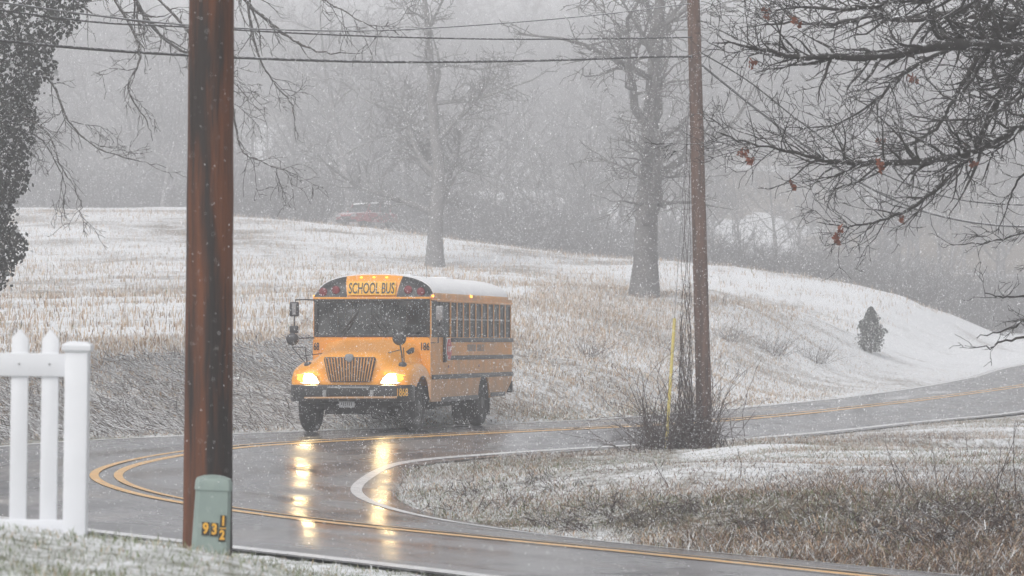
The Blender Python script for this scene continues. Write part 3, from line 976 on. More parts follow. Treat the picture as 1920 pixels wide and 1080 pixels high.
ca = MB().tube([(-.93, -.62, 1.26), (-.99, -.62, 1.66), (-1.25, -.62, 1.67), (-1.25, -.62, 1.74)], .012, 6).tube([(-1.25, -.62, 1.67), (-.99, -.60, 1.36)], .010, 6).tube([(-.99, -.62, 1.5), (-.62, -.45, 1.55)], .010, 6).build('crossover_arm', M['mirror'], bus)
dome('crossover_mirror', (-1.24, -.62, 1.82), .125, ca)
MB().box(-1.0, -.84, -.70, -.52, 1.22, 1.38).build('arm_foot', M['mirror'], ca, bevel=.05)
ca = MB().tube([(.98, -.62, 1.28), (.95, -.62, 1.55), (.91, -.60, 1.75)], .016, 6).tube([(.94, -.62, 1.62), (.55, -.45, 1.53)], .010, 6).tube([(1.0, -.60, 1.3), (.97, -.55, 1.66)], .010, 6).build('crossover_arm', M['mirror'], bus)
dome('crossover_mirror', (.905, -.62, 1.84), .14, ca)
MB().box(.90, 1.05, -.72, -.54, 1.22, 1.38).build('arm_foot', M['mirror'], ca, bevel=.05)
MB().prism([(.98, 1.58), (1.10, 1.66), (1.15, 1.66), (1.14, 1.56), (1.04, 1.52)], -.45, -.36, 'y').build('hood_mirror', M['mirror'], ca, bevel=.02)
# stop arm folded on the driver's side
oct_ = lambda r: [(r * math.cos(math.radians(22.5 + 45 * k)), r * math.sin(math.radians(22.5 + 45 * k))) for k in range(8)]
st = empty('stop_sign', (HW + .05, 2.12, 1.62)); st.parent = bus
MB().prism(oct_(.245), -.008, .012, 'x').build('sign_border', M['white_paint'], st, smooth=False)
MB().prism(oct_(.222), .010, .017, 'x').build('sign_face', M['stop_red'], st, smooth=False)
text_obj('sign_lettering', 'STOP', .15, M['white_paint'], st, (.019, 0, 0), (math.radians(90), 0, math.radians(90)), .8, .002)
MB().box(-.045, 0, -.30, -.15, -.26, .26).build('hinge_box', M['black'], st, bevel=.01)
# weathered district lettering on the side: unreadable strokes
let = MB()
r2 = random.Random(3)
y = 4.05
for wlen in (7, 6):
    for k in range(wlen):
        z0 = 1.575; h = .14
        let.box(HW + .002, HW + .006, y, y + .022, z0, z0 + h)
        if r2.random() < .7: let.box(HW + .002, HW + .006, y + .055, y + .075, z0, z0 + h)
        if r2.random() < .7: let.box(HW + .002, HW + .0055, y + .022, y + .055, z0 + h - .03, z0 + h)
        if r2.random() < .6: let.box(HW + .002, HW + .0055, y + .022, y + .055, z0, z0 + .03)
        y += .115
    y += .14
let.build('side_lettering', M['grey_trim'], bus, smooth=False)
MB().box(-HW, HW, YR - .02, YR + .10, .66, .92).build('rear_bumper', M['black'], bus, bevel=.02)

# ------------------------------------------------------------------ foreground pole, pedestal, fence
def pole(name, base, top, r0, r1, mt, label):
    root = empty(name, base)
    n = 26
    path, rad = [], []
    for k in range(n + 1):
        u = k / n
        path.append(Vector((top[0] - base[0], top[1] - base[1], top[2] - base[2])) * u + Vector((0, 0, -.4 * (1 - u))))
        rad.append(r0 + (r1 - r0) * u + random.uniform(-.002, .002))
    MB().tube(path, rad, 20).build('shaft', mt, root, ang=60)
    tag(root, label, 'utility pole')
    return root


pb = P(388, 1036, 24.2); pt = P(400, -420, 24.2)
near_pole = pole('utility_pole', pb, pt, .176, .150, M['pole'], 'dark brown wooden utility pole standing behind the numbered green pedestal')

pd = P(392, 1046, 23.3)
pd[2] = gz1(pd[0], pd[1]) - .05
ped = empty('telephone_pedestal', pd, math.radians(6))
tag(ped, 'pale green telephone pedestal numbered 93 and a half at the brown pole', 'pedestal')
hz = P(392, 890, 23.3)[2] - pd[2]
MB().loft([[(x * k, y * k, z) for x, y in ((-.125, -.09), (-.10, -.12), (.10, -.12), (.125, -.09), (.125, .09), (.10, .12), (-.10, .12), (-.125, .09))]
           for z, k in ((0, 1.06), (hz * .86, .94))], closed=True, cap=True).build('body', M['pedestal'], ped, ang=40)
cp_ = [[(x * k, y * k, z) for x, y in ((-.125, -.09), (-.10, -.12), (.10, -.12), (.125, -.09), (.125, .09), (.10, .12), (-.10, .12), (-.125, .09))]
       for z, k in ((hz * .855, 1.0), (hz * .93, .98), (hz * .965, .90), (hz * .99, .55), (hz, .15))]
MB().loft(cp_, closed=True, cap=True).build('lid', M['pedestal'], ped, ang=40)
ped.rotation_euler = (0, math.radians(2.8), math.radians(6))
for ch_, x, z, w_, h_ in (('9', -.042, .335, .05, .088), ('3', .016, .332, .05, .088), ('1', .073, .390, .042, .078), ('2', .070, .296, .046, .084)):
    tl = MB().box(x - w_ / 2, x + w_ / 2, -.1285, -.1215, z - h_ / 2, z + h_ / 2).build('number_tile', M['tile_black'], ped, smooth=False)
    text_obj('digit', ch_, .098 if ch_ in '93' else .085, M['letter_yellow'], tl, (x, -.1295, z), (math.radians(90), 0, 0), .82, .002, .004)
MB().box(.052, .094, -.129, -.1215, .340, .347).build('fraction_bar', M['letter_yellow'], ped, smooth=False)

FD = 18.8
fp = P(141, 1004, FD); fp[2] = gz1(fp[0], fp[1])
fence = empty('picket_fence', fp, 0)
tag(fence, 'white vinyl picket fence with capped end post on the snowy lawn', 'fence')
S = FPX / FD
zr = lambda py: P(0, py, FD)[2] - fp[2]
xr = lambda px: (px - 141) / S
post = MB().box(-.062, .062, -.062, .062, -.3, zr(658)).build('post', M['vinyl'], fence, bevel=.006)
MB().loft([[(x * k, y * k, z) for x, y in ((-.075, -.075), (.075, -.075), (.075, .075), (-.075, .075))] for z, k in ((zr(660), .9), (zr(656), 1.03), (zr(648), 1.05), (zr(645), .98), (zr(640), .6))],
          closed=True, cap=True).build('post_cap', M['vinyl'], post, smooth=False)
for k in range(7):
    px = 90 - 57 * k
    pw = .046
    tz = zr(618 + k * 0)
    MB().prism([(xr(px) - pw, zr(985)), (xr(px) + pw, zr(985)), (xr(px) + pw, tz - .055), (xr(px) + pw * .86, tz - .045), (xr(px), tz), (xr(px) - pw * .86, tz - .045), (xr(px) - pw, tz - .055)],
               -.014, .014, 'y').build('picket', M['vinyl'], fence, bevel=.003)
xl = xr(90 - 57 * 7)
MB().box(xl, -.058, -.03, .03, zr(707), zr(663)).build('rail', M['vinyl'], fence, bevel=.006)
MB().box(xl, -.058, -.03, .03, zr(1003), zr(975)).build('rail', M['vinyl'], fence, bevel=.006)
p2_ = MB().box(xl - .12, xl + .004, -.062, .062, -.3, zr(658)).build('post', M['vinyl'], fence, bevel=.006)
for k in range(7):
    MB().lathe([(-.034, .006), (-.030, .006)], 'y', (xr(90 - 57 * k), 0, zr(684)), 8).build('screw', M['grey_trim'], fence)
fence.rotation_euler = (0, math.radians(.8), 0)

# ------------------------------------------------------------------ second pole, lines, guy wire
PD2 = 60.0
p2 = P(1323, 842, PD2); p2[2] = gz1(p2[0], p2[1])
far_pole = pole('utility_pole', p2, P(1296, -160, PD2), .140, .105, M['pole2'], 'slim weathered utility pole rising from the bramble bush')


def pole_x(py): return 1323 + (1296 - 1323) * (842 - py) / 1002


def line(name, pts, r, mt, label, n=8):
    c = catmull(np.array([P(*p) for p in pts]), 10)
    o = MB().tube(c, r, n).build(name, M[mt], None)
    tag(o, label, 'cable', 'cables strung from the slim pole')
    return o


line('overhead_cable', [(-420, 20, 33), (0, 76, 38), (340, 103, 43), (700, 116, 49), (1000, 114, 54.5), (1200, 107.5, 58.3), (pole_x(106), 106, 60)], .017, 'wire', 'thick black overhead cable, the lowest running left of the slim pole')
line('overhead_cable', [(-420, -45, 33), (120, 35, 39), (340, 50, 43), (640, 66, 48), (900, 73, 52.7), (1100, 73, 56.4), (pole_x(70), 70, 60)], .011, 'wire', 'thin black overhead cable above the thick one')
line('overhead_cable', [(-420, -70, 33), (0, 4, 38), (340, 46, 43.1), (640, 58, 48.1), (850, 50, 51.8), (1100, 30, 56.4), (pole_x(0), 6, 60)], .010, 'wire_snow', 'snow-whitened thin overhead cable, the topmost of the lines')
line('service_cable', [(pole_x(112), 112, 60), (1420, 206, 60.5), (1540, 295, 61), (1650, 362, 61.5), (1760, 404, 62), (1900, 424, 62.6), (2080, 418, 63.5)], .021, 'wire_snow', 'thick snowy service cable sagging down right from the slim pole')
line('service_cable', [(pole_x(92), 92, 60.2), (1400, 150, 61), (1500, 228, 62), (1600, 298, 63), (1720, 352, 64), (1840, 380, 65), (2060, 388, 67)], .013, 'wire', 'thin dark service cable above the thick sagging one')
ga = P(1248, 838, 59.4); ga[2] = gz1(ga[0], ga[1]) - .1
gt = P(pole_x(150) - 8, 118, 60)
gw = empty('guy_wire', ga)
tag(gw, 'thin steel guy wire with yellow plastic guard beside the slim pole', 'guy wire')
gv = Vector(gt - ga)
MB().tube([Vector((0, 0, 0)), gv * .5, gv * .97, Vector(P(pole_x(112), 108, 60) - ga)], .007, 6).build('strand', M['grey_trim'], gw)
MB().tube([gv * .015, gv * .345], .028, 10).build('guard', M['guard'], gw)

# ------------------------------------------------------------------ branches and trees
def tubes_mesh(name, paths, smooth=True, thin=.012):
    groups = {}
    for p, r in paths:
        sides = 7 if r[0] > .06 else (5 if r[0] > .02 else 3)
        groups.setdefault((len(p), sides), []).append((p, r))
    Vs, Qs, off = [], [], 0
    for (n, k), lst in groups.items():
        A = np.array([a for a, _ in lst]); R = np.array([b_ for _, b_ in lst])
        t_ = np.gradient(A, axis=1); t_ /= np.linalg.norm(t_, axis=2, keepdims=True) + 1e-9
        ref = np.where(np.abs(t_[..., 2:3]) < .9, np.array([0, 0, 1.0]), np.array([1.0, 0, 0]))
        u = np.cross(t_, ref); u /= np.linalg.norm(u, axis=2, keepdims=True) + 1e-9
        w_ = np.cross(t_, u)
        ang = 2 * np.pi * np.arange(k) / k
        ring = A[:, :, None] + R[:, :, None, None] * (np.cos(ang)[None, None, :, None] * u[:, :, None] + np.sin(ang)[None, None, :, None] * w_[:, :, None])
        B = len(lst)
        idx = np.arange(B * n * k).reshape(B, n, k) + off
        nx_ = np.roll(idx, -1, 2)
        Qs.append(np.stack([idx[:, :-1], nx_[:, :-1], nx_[:, 1:], idx[:, 1:]], -1).reshape(-1, 4))
        Vs.append(ring.reshape(-1, 3)); off += B * n * k
    return np_mesh(name, np.concatenate(Vs), quads=np.concatenate(Qs), smooth=smooth)


def unit(v):
    return v / (np.linalg.norm(v) + 1e-9)


def wander(p0, d, L, r0, r1, n, rg, wob=.25, bias=(0, 0, 0)):
    pts = [np.array(p0, float)]
    d = unit(np.array(d, float)); b_ = np.array(bias)
    for i in range(n):
        d = unit(d + rg.normal(0, wob, 3) + b_)
        pts.append(pts[-1] + d * L / n)
    return np.array(pts), np.linspace(r0, r1, n + 1)


def twigs(paths, parent, rg, levels, per_m, lens, spread=.9, bias=(0, 0, .05), rmin=.0035, start=.15, wob=.28, n=4, rk=.55):
    """Side shoots along a branch, each with shoots of its own."""
    P_, R_ = parent
    seg = np.linalg.norm(np.diff(P_, axis=0), axis=1); L = seg.sum()
    cum = np.r_[0, np.cumsum(seg)]
    cnt = rg.poisson(max(.5, L * per_m[0]))
    for _ in range(cnt):
        s = L * (start + (1 - start) * rg.random())
        i = min(np.searchsorted(cum, s) - 1, len(seg) - 1); i = max(i, 0)
        f_ = (s - cum[i]) / (seg[i] + 1e-9)
        p = P_[i] * (1 - f_) + P_[i + 1] * f_
        r = (R_[i] * (1 - f_) + R_[i + 1] * f_) * rk
        d = unit(P_[i + 1] - P_[i])
        side_ = rg.normal(0, 1, 3); side_ -= d * (side_ @ d)
        d2 = unit(d * (1.2 - spread * .5) + unit(side_) * spread)
        ll = lens[0] * rg.uniform(.45, 1.25) * (1 - .45 * s / L)
        br = wander(p, d2, ll, max(r, rmin), rmin * .7, n, rg, wob, bias)
        paths.append(br)
        if levels > 1:
            twigs(paths, br, rg, levels - 1, per_m[1:], lens[1:], spread, bias, rmin, .2, wob, max(2, n - 1), rk)


# bare oak reaching in from the island's right-hand side
OD = 42.0
ob = np.array([(2290 - 960) / FPX * OD, OD, 0.0]); ob[2] = gz1(ob[0], ob[1])
oak = empty('oak_tree', ob)
tag(oak, 'bare dark oak with a few brown leaves spreading branches toward the slim pole', 'tree')
rg = np.random.default_rng(11)
oT = catmull(np.array([[0, 0, -.3], [-.05, 0, 1.5], [.0, .05, 3.0], [-.08, .1, 4.5], [-.1, .1, 6.0], [.05, .2, 8.5]]), 6)
trunk_w = oT + ob
mesh_obj('trunk', tubes_mesh('trunk', [(oT, np.linspace(.34, .16, len(oT)))]), M['bark_near'], oak)


def from_trunk(py, Dtw=OD):
    z = P(0, py, OD)[2]
    i = int(np.argmin(np.abs(trunk_w[:, 2] - z)))
    return trunk_w[i]


def px_path(pts, D):
    out = []
    for i, p in enumerate(pts):
        out.append(P(p[0], p[1], p[2] if len(p) > 2 else D))
    return out


oak_limbs = [
    (60, [(2080, 70, 42), (1920, 86, 41.6), (1800, 84, 41.2), (1740, 88, 41), (1690, 100, 40.8), (1620, 108, 40.5), (1560, 106, 40.2), (1500, 108, 40), (1440, 95, 39.8), (1385, 85, 39.6), (1335, 80, 39.5)], .062),
    (130, [(2080, 60, 42), (1960, 42, 42.2), (1840, 15, 42.6), (1780, 28, 42.8), (1700, 36, 43), (1630, 30, 43.3), (1560, 45, 43.6), (1470, 42, 44), (1400, 52, 44.3)], .055),
    (250, [(2060, 205, 42), (1960, 220, 41.6), (1900, 245, 41.4), (1820, 285, 41), (1740, 302, 40.7), (1640, 305, 40.4), (1560, 303, 40.1), (1480, 285, 39.8), (1410, 270, 39.6), (1345, 250, 39.5)], .046),
    (90, [(2030, 60, 42), (1940, 85, 42.3), (1880, 170, 42.6), (1830, 275, 43), (1790, 320, 43.2), (1720, 385, 43.5), (1650, 412, 43.8), (1590, 425, 44), (1530, 415, 44.2)], .036),
    (60, [(2050, 20, 42), (1940, 30, 42), (1860, 70, 42.2), (1820, 130, 42.4), (1790, 185, 42.5), (1755, 240, 42.6), (1700, 275, 42.8), (1650, 290, 43), (1600, 298, 43.2)], .034),
    (20, [(2080, -60, 42), (1960, -40, 41.5), (1840, -10, 41), (1700, 0, 40.5), (1600, 18, 40), (1500, 12, 39.6), (1430, 25, 39.2)], .044),
    (40, [(2040, 0, 42), (1930, 60, 43), (1830, 75, 43.5), (1740, 110, 44), (1690, 140, 44.3), (1640, 190, 44.6), (1560, 235, 45), (1470, 240, 45.3)], .032),
    (300, [(2080, 370, 42), (1990, 410, 41.6), (1930, 432, 41.3), (1870, 450, 41), (1790, 458, 40.7)], .018),
    (330, [(2080, 500, 42), (1990, 540, 41.6), (1930, 555, 41.4), (1880, 556, 41.1), (1850, 550, 41)], .018),
    (350, [(2080, 530, 42), (1980, 585, 41.6), (1930, 598, 41.4), (1885, 618, 41.1), (1830, 632, 40.9)], .019),
    (360, [(2080, 560, 42), (1985, 620, 41.4), (1930, 632, 41.2), (1875, 640, 41), (1862, 652, 40.9), (1822, 648, 40.8)], .017),
    (150, [(2060, 170, 42), (1970, 160, 41), (1900, 190, 40.6), (1860, 215, 40.4), (1780, 225, 40.1), (1700, 215, 39.8)], .026),
    (200, [(2070, 250, 42), (1980, 300, 43), (1915, 330, 43.4), (1890, 380, 43.6), (1870, 440, 43.8)], .018),
    (30, [(2040, -20, 42), (1900, -60, 43), (1780, -50, 44), (1660, -20, 44.5), (1560, -10, 45), (1420, -20, 45.4)], .045),
]
limbs, tw = [], []
for k, (py, pts, r) in enumerate(oak_limbs):
    w = catmull(np.array([from_trunk(py)] + px_path(pts, OD)), 5)
    w = w + np.c_[rg.normal(0, .012, (len(w), 3))] * np.linspace(0, 1, len(w))[:, None]
    path = (w - ob, np.linspace(r * 1.6, .006, len(w)) ** 1.0)
    limbs.append(path)
    dens = 8.5 if r > .02 else 5.0
    twigs(tw, path, rg, 3, (dens, 5.2, 5.4), (1.15 if r > .02 else .55, .46, .20), .85, (-.03, 0, .035), .0046, .28, .22, 5)
for lp in limbs: mesh_obj('limb', tubes_mesh('limb', [lp]), M['bark_near'], oak)
tag(mesh_obj('twigs', tubes_mesh('twigs', tw), M['bark_near'], oak), kind='stuff')
# the few dead leaves that still hang on
for px, py in ((1406, 110), (1403, 290), (1401, 283), (1712, 140), (1709, 137), (1492, 350), (1575, 445), (1568, 438), (1580, 430), (1572, 448), (1830, 300), (1648, 302), (1493, 30), (1443, 18), (1692, 402), (1652, 265)):
    bestd, bp_ = 1e9, None
    for A, _ in tw:
        for j in (len(A) - 1,):
            wpt = A[j] + ob
            qx, qy = 960 + wpt[0] / wpt[1] * FPX, HOR - (wpt[2] - CAMH) / wpt[1] * FPX
            dd = (qx - px) ** 2 + (qy - py) ** 2
            if dd < bestd: bestd, bp_ = dd, A[j]
    lf = MB()
    for _ in range(5):
        c = bp_ + rg.normal(0, .03, 3) + np.array([0, 0, -.045])
        a_ = rg.normal(0, 1, 3); a_[2] -= 1.2; a_ = unit(a_); s_ = unit(np.cross(a_, rg.normal(0, 1, 3)))
        l_, w_ = rg.uniform(.08, .13), rg.uniform(.03, .048)
        nn_ = np.cross(a_, s_) * .012
        lf.add([c - a_ * l_ * .5, c + s_ * w_ * .7 - a_ * l_ * .2 + nn_, c + s_ * w_ * .4 + nn_ * .3, c + s_ * w_ + a_ * l_ * .2 + nn_, c + a_ * l_ * .5, c - s_ * w_ + a_ * l_ * .2 + nn_, c - s_ * w_ * .4 + nn_ * .3, c - s_ * w_ * .7 - a_ * l_ * .2 + nn_],
               [(0, 1, 2), (2, 3, 4), (0, 2, 4), (4, 5, 6), (6, 7, 0), (0, 4, 6)])
    lf.build('leaf', M['oak_leaf'], oak, smooth=False)

# ivy-clad tree at the left edge of the field
ID = 73.0
edge = [(-80, 215), (0, 165), (50, 142), (100, 118), (150, 104), (200, 82), (250, 64), (300, 60), (350, 47), (400, 44), (450, 50), (490, 46), (520, 18), (550, 2), (580, -12), (640, -22), (700, -30), (770, -30)]
ib = P(-110, 760, ID); ib[2] = gz1(ib[0], ib[1])
ivy_tree = empty('ivy_covered_tree', ib)
tag(ivy_tree, 'dark ivy-covered tree with drooping bare limbs at the edge of the snowy field', 'tree')
rg = np.random.default_rng(21)
iT = catmull(np.array([P(-110, 790, ID), P(-100, 650, ID), P(-80, 480, ID), P(-60, 300, ID), P(-35, 120, ID), P(-5, -60, ID), P(25, -240, ID)]) - ib, 6)
mesh_obj('trunk', tubes_mesh('trunk', [(iT, np.linspace(.42, .22, len(iT)))]), M['bark_mid'], ivy_tree)
ipx = np.array([(e[1], e[0]) for e in edge], float)
n_ivy = 26000
ly = rg.uniform(-80, 770, n_ivy)
ex = np.interp(ly, [e[0] for e in edge], [e[1] for e in edge])
cx = np.interp(ly, [-240, -60, 120, 300, 480, 650, 790], [25, -5, -35, -60, -80, -100, -110])
rad = np.maximum(ex - cx, 40)
lump = 1 + .10 * np.sin(ly / 17.0) + .08 * np.sin(ly / 41.0 + 1)
th = rg.uniform(0, 2 * np.pi, n_ivy)
rr = rad * np.sqrt(rg.uniform(.35, 1.0, n_ivy)) * np.where(rg.random(n_ivy) < .06, rg.uniform(1.0, 1.18, n_ivy), 1) * (1 - .10 * vnoise(th * 3, ly / 25, 1, 5)) * np.clip(lump, .9, 1.06)
cpx = (cx + rr * np.cos(th) - 960) / FPX * ID
C = np.column_stack([cpx, ID + rr / FPX * ID * np.sin(th), CAMH + (HOR - ly) / FPX * ID]) - ib


def leaves(C, size, rg, cols, name, mt, parent, up=.3):
    n = len(C)
    a_ = rg.normal(0, 1, (n, 3)); a_ /= np.linalg.norm(a_, axis=1)[:, None]
    nrm = rg.normal(0, 1, (n, 3)); nrm[:, 1] -= .8; nrm[:, 2] += up
    s_ = np.cross(a_, nrm); s_ /= np.linalg.norm(s_, axis=1)[:, None] + 1e-9
    l_ = (size * rg.uniform(.6, 1.3, n))[:, None]
    V = np.stack([C - a_ * l_ * .5, C + s_ * l_ * .42, C + a_ * l_ * .5, C - s_ * l_ * .42], 1).reshape(-1, 3)
    q_ = np.arange(4 * n).reshape(n, 4)
    return mesh_obj(name, np_mesh(name, V, quads=q_, cols=np.repeat(cols, 4, 0)), M[mt], parent)


dk = rg.uniform(.5, 1.25, (n_ivy, 1)) * np.array([[.024, .029, .022]])
snowy = (rg.random(n_ivy) < .05)[:, None]
tag(leaves(C, .105, rg, np.where(snowy, np.array([[.55, .56, .57]]), dk), 'ivy', 'ivy', ivy_tree), kind='stuff')
top_i = iT[-1] + ib
limbs, tw = [], []
lim = [
    ([P(-40, 100, 73), P(60, 130, 73), P(100, 160, 72.8), P(128, 225, 72.5), P(185, 278, 72.3), P(255, 300, 72), P(310, 312, 71.8)], .030),
    ([P(-50, 200, 73), P(30, 215, 72.5), P(90, 250, 72), P(112, 305, 71.8), P(150, 372, 71.5), P(152, 405, 71.4)], .024),
    ([top_i, P(90, -150, 73), P(180, -60, 72.5), P(222, 10, 72), P(252, 62, 71.8), P(262, 110, 71.6), P(240, 165, 71.5), P(268, 215, 71.4), P(285, 260, 71.3)], .045),
    ([top_i, P(110, -160, 73.5), P(220, -50, 74), P(285, 48, 74.4), P(340, 95, 74.7), P(400, 120, 75), P(470, 190, 75.4)], .060),
    ([top_i, P(150, -210, 72), P(330, -120, 71), P(440, -20, 70.4), P(480, 20, 70.2), P(540, 68, 70), P(595, 95, 69.8), P(680, 100, 69.5)], .065),
    ([top_i, P(170, -230, 74), P(360, -160, 75), P(450, -40, 75.6), P(480, 90, 76), P(510, 150, 76.3), P(548, 200, 76.5), P(556, 262, 76.6)], .040),
    ([top_i, P(120, -120, 71), P(300, 0, 70), P(420, 160, 69.5), P(450, 275, 69.2), P(490, 302, 69), P(560, 330, 68.8)], .034),
    ([P(-35, 60, 73), P(60, 0, 73), P(120, -10, 73), P(190, 30, 72.6), P(330, 45, 72.3), P(350, 60, 72)], .028),
    ([P(-55, 260, 73), P(20, 240, 74), P(80, 265, 74.4), P(120, 340, 74.8), P(118, 400, 75)], .02),
    ([top_i, P(200, -200, 71), P(420, -120, 69), P(560, -30, 68), P(640, 20, 67.6), P(720, 60, 67.3)], .036),
]
for pts, r in lim:
    w = catmull(np.array(pts), 6) - ib
    w = w + rg.normal(0, .02, w.shape) * np.linspace(0, 1, len(w))[:, None]
    path = (w, np.linspace(r * 1.3, .008, len(w)))
    limbs.append(path)
    twigs(tw, path, rg, 3, (3.0, 3.0, 3.0), (1.4, .65, .32), .85, (.02, 0, -.06), .0075, .25, .25, 5)
for lp in limbs: mesh_obj('limb', tubes_mesh('limb', [lp]), M['bark_mid'], ivy_tree)
tag(mesh_obj('twigs', tubes_mesh('twigs', tw), M['bark_mid'], ivy_tree), kind='stuff')


# bare broadleaf trees of the wood
def tree_proto(seed, Ht, r0, spread, level=3, first=2, dens=1.0):
    rg = np.random.default_rng(seed)
    n = 9
    tr, _ = wander((0, 0, -.4), (rg.normal(0, .03), rg.normal(0, .03), 1), Ht * .92, 1, 1, n, rg, .06, (0, 0, .06))
    R = np.r_[r0 * 1.45, np.linspace(r0, r0 * .15, n)]
    paths = []
    for i in range(first, n + 1):
        for _ in range(rg.integers(2, 4)):
            a = rg.uniform(0, 2 * np.pi)
            f_ = i / n
            d = (math.cos(a) * spread, math.sin(a) * spread, rg.uniform(.25, .9))
            L = Ht * (.46 - .28 * f_) * rg.uniform(.7, 1.2)
            p = tr[i] * .7 + tr[i - 1] * .3
            br = wander(p, d, L, R[i] * .6, .02, 7, rg, .17, (0, 0, .05))
            paths.append(br)
            twigs(paths, br, rg, level, (1.9 * dens, 2.0 * dens, 2.2 * dens), (L * .38, L * .22, L * .12), .85, (0, 0, .03), .014, .15, .24, 4, .5)
    return np_tree((tr, R), paths)


def np_tree(trunk, paths):
    return tubes_mesh('trunk', [trunk]), tubes_mesh('crown', paths)


protos = [tree_proto(s_, h_, r_, sp_) for s_, h_, r_, sp_ in ((31, 17, .24, 1.0), (32, 15, .20, .8), (33, 18, .26, .9), (34, 13, .16, 1.1))] + [tree_proto(35, 17, .33, 1.0, 3, 2, 1.5), tree_proto(36, 16, .33, 1.1, 3, 2, 1.5)]
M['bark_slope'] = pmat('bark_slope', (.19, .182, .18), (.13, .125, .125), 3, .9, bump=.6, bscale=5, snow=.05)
for k, (tm, cm) in enumerate(protos):
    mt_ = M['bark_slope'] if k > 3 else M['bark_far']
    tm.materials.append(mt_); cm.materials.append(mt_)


def place_tree(k, x, y, sc, rz, label, group=None, name='bare_tree', wide=1.0):
    r = empty(name, (x, y, gz1(x, y) - .05), rz)
    r.scale = (sc * wide, sc * wide, sc)
    tag(r, label, 'tree', group)
    mesh_obj('trunk', protos[k][0], None, r); mesh_obj('crown', protos[k][1], None, r)
    return r


def at(px, D): return (px - 960) / FPX * D, D


x, y = ground_hit(815, 500, 120, 215); place_tree(4, x, y, 1.1, .4, 'bare tree standing alone on the snowy slope directly behind the school bus', wide=1.15)
x, y = ground_hit(1205, 556, 120, 190); place_tree(5, x, y, 1.15, 2.0, 'stout bare tree with wide trunk on the slope left of the slim pole', wide=1.30)
rg = np.random.default_rng(5)
placed = []
def ok_place(x, y, dmin):
    for a, b_ in placed:
        if (a - x) ** 2 + (b_ - y) ** 2 < dmin * dmin: return False
    placed.append((x, y)); return True
front = [(px_, D_ * 1.28 + 28) for px_, D_ in [(655, 178), (915, 168), (1022, 172), (1130, 175), (1245, 165), (1160, 190), (1400, 180), (1530, 185), (1640, 195), (560, 195), (470, 210), (300, 215), (150, 220), (20, 215), (760, 185), (840, 190), (1320, 200), (1780, 205), (1880, 225), (1080, 182), (960, 188), (700, 190), (610, 200), (1460, 190), (1700, 200), (1600, 180), (390, 205), (240, 212), (90, 222)]]
for px, D in front:
    x, y = at(px, D); placed.append((x, y))
    place_tree(int(rg.integers(0, 4)), x, y, rg.uniform(.75, 1.05), rg.uniform(0, 6.28), 'bare grey tree at the hazy edge of the wood beyond the field', 'trees along the edge of the wood')
cnt = 0
while cnt < 210:
    D = rg.uniform(285, 420); px = rg.uniform(-350, 2300)
    x, y = at(px, D)
    if in_clearing(px, D) or not ok_place(x, y, 3.6): continue
    place_tree(int(rg.integers(0, 4)), x, y, rg.uniform(.7, 1.15), rg.uniform(0, 6.28), 'bare grey tree on the hazy snowy hillside of the wood', 'trees on the wooded hillside')
    cnt += 1


def scatter_nodes(name, pts, scales, rots, sources, label, cat):
    """One mass made of many copies of the source meshes (geometry nodes)."""
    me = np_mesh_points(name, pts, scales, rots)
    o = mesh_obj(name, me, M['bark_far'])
    ng = bpy.data.node_groups.new(name + '_scatter', 'GeometryNodeTree')
    ng.interface.new_socket('Geometry', in_out='INPUT', socket_type='NodeSocketGeometry')
    ng.interface.new_socket('Geometry', in_out='OUTPUT', socket_type='NodeSocketGeometry')
    gi = ng.nodes.new('NodeGroupInput'); go = ng.nodes.new('NodeGroupOutput')
    jn = ng.nodes.new('GeometryNodeJoinGeometry')
    for k, src in enumerate(sources):
        oi = ng.nodes.new('GeometryNodeObjectInfo'); oi.inputs['Object'].default_value = src; oi.transform_space = 'ORIGINAL'
        ip = ng.nodes.new('GeometryNodeInstanceOnPoints')
        kd = ng.nodes.new('GeometryNodeInputNamedAttribute'); kd.data_type = 'INT'; kd.inputs[0].default_value = 'kind_id'
        eq = ng.nodes.new('FunctionNodeCompare'); eq.data_type = 'INT'; eq.operation = 'EQUAL'; eq.inputs[3].default_value = k
        ng.links.new(kd.outputs[0], eq.inputs[2])
        sc_ = ng.nodes.new('GeometryNodeInputNamedAttribute'); sc_.data_type = 'FLOAT'; sc_.inputs[0].default_value = 'size'
        ro = ng.nodes.new('GeometryNodeInputNamedAttribute'); ro.data_type = 'FLOAT_VECTOR'; ro.inputs[0].default_value = 'turn'
        ng.links.new(gi.outputs[0], ip.inputs['Points']); ng.links.new(eq.outputs[0], ip.inputs['Selection'])
        ng.links.new(oi.outputs['Geometry'], ip.inputs['Instance']); ng.links.new(sc_.outputs[0], ip.inputs['Scale'])
        ng.links.new(ro.outputs[0], ip.inputs['Rotation'])
        ng.links.new(ip.outputs[0], jn.inputs[0])
    ng.links.new(jn.outputs[0], go.inputs[0])
    md = o.modifiers.new('scatter', 'NODES'); md.node_group = ng
    tag(o, label, cat, kind='stuff')
    return o


def np_mesh_points(name, pts, scales, rots):
    me = bpy.data.meshes.new(name)
    me.vertices.add(len(pts)); me.vertices.foreach_set('co', np.asarray(pts, np.float32).ravel())
    a = me.attributes.new('size', 'FLOAT', 'POINT'); a.data.foreach_set('value', np.asarray(scales, np.float32))
    a = me.attributes.new('turn', 'FLOAT_VECTOR', 'POINT')
    v = np.zeros((len(pts), 3), np.float32); v[:, 2] = rots; a.data.foreach_set('vector', v.ravel())
    a = me.attributes.new('kind_id', 'INT', 'POINT'); a.data.foreach_set('value', np.random.default_rng(4).integers(0, 4, len(pts)).astype(np.int32))
    return me


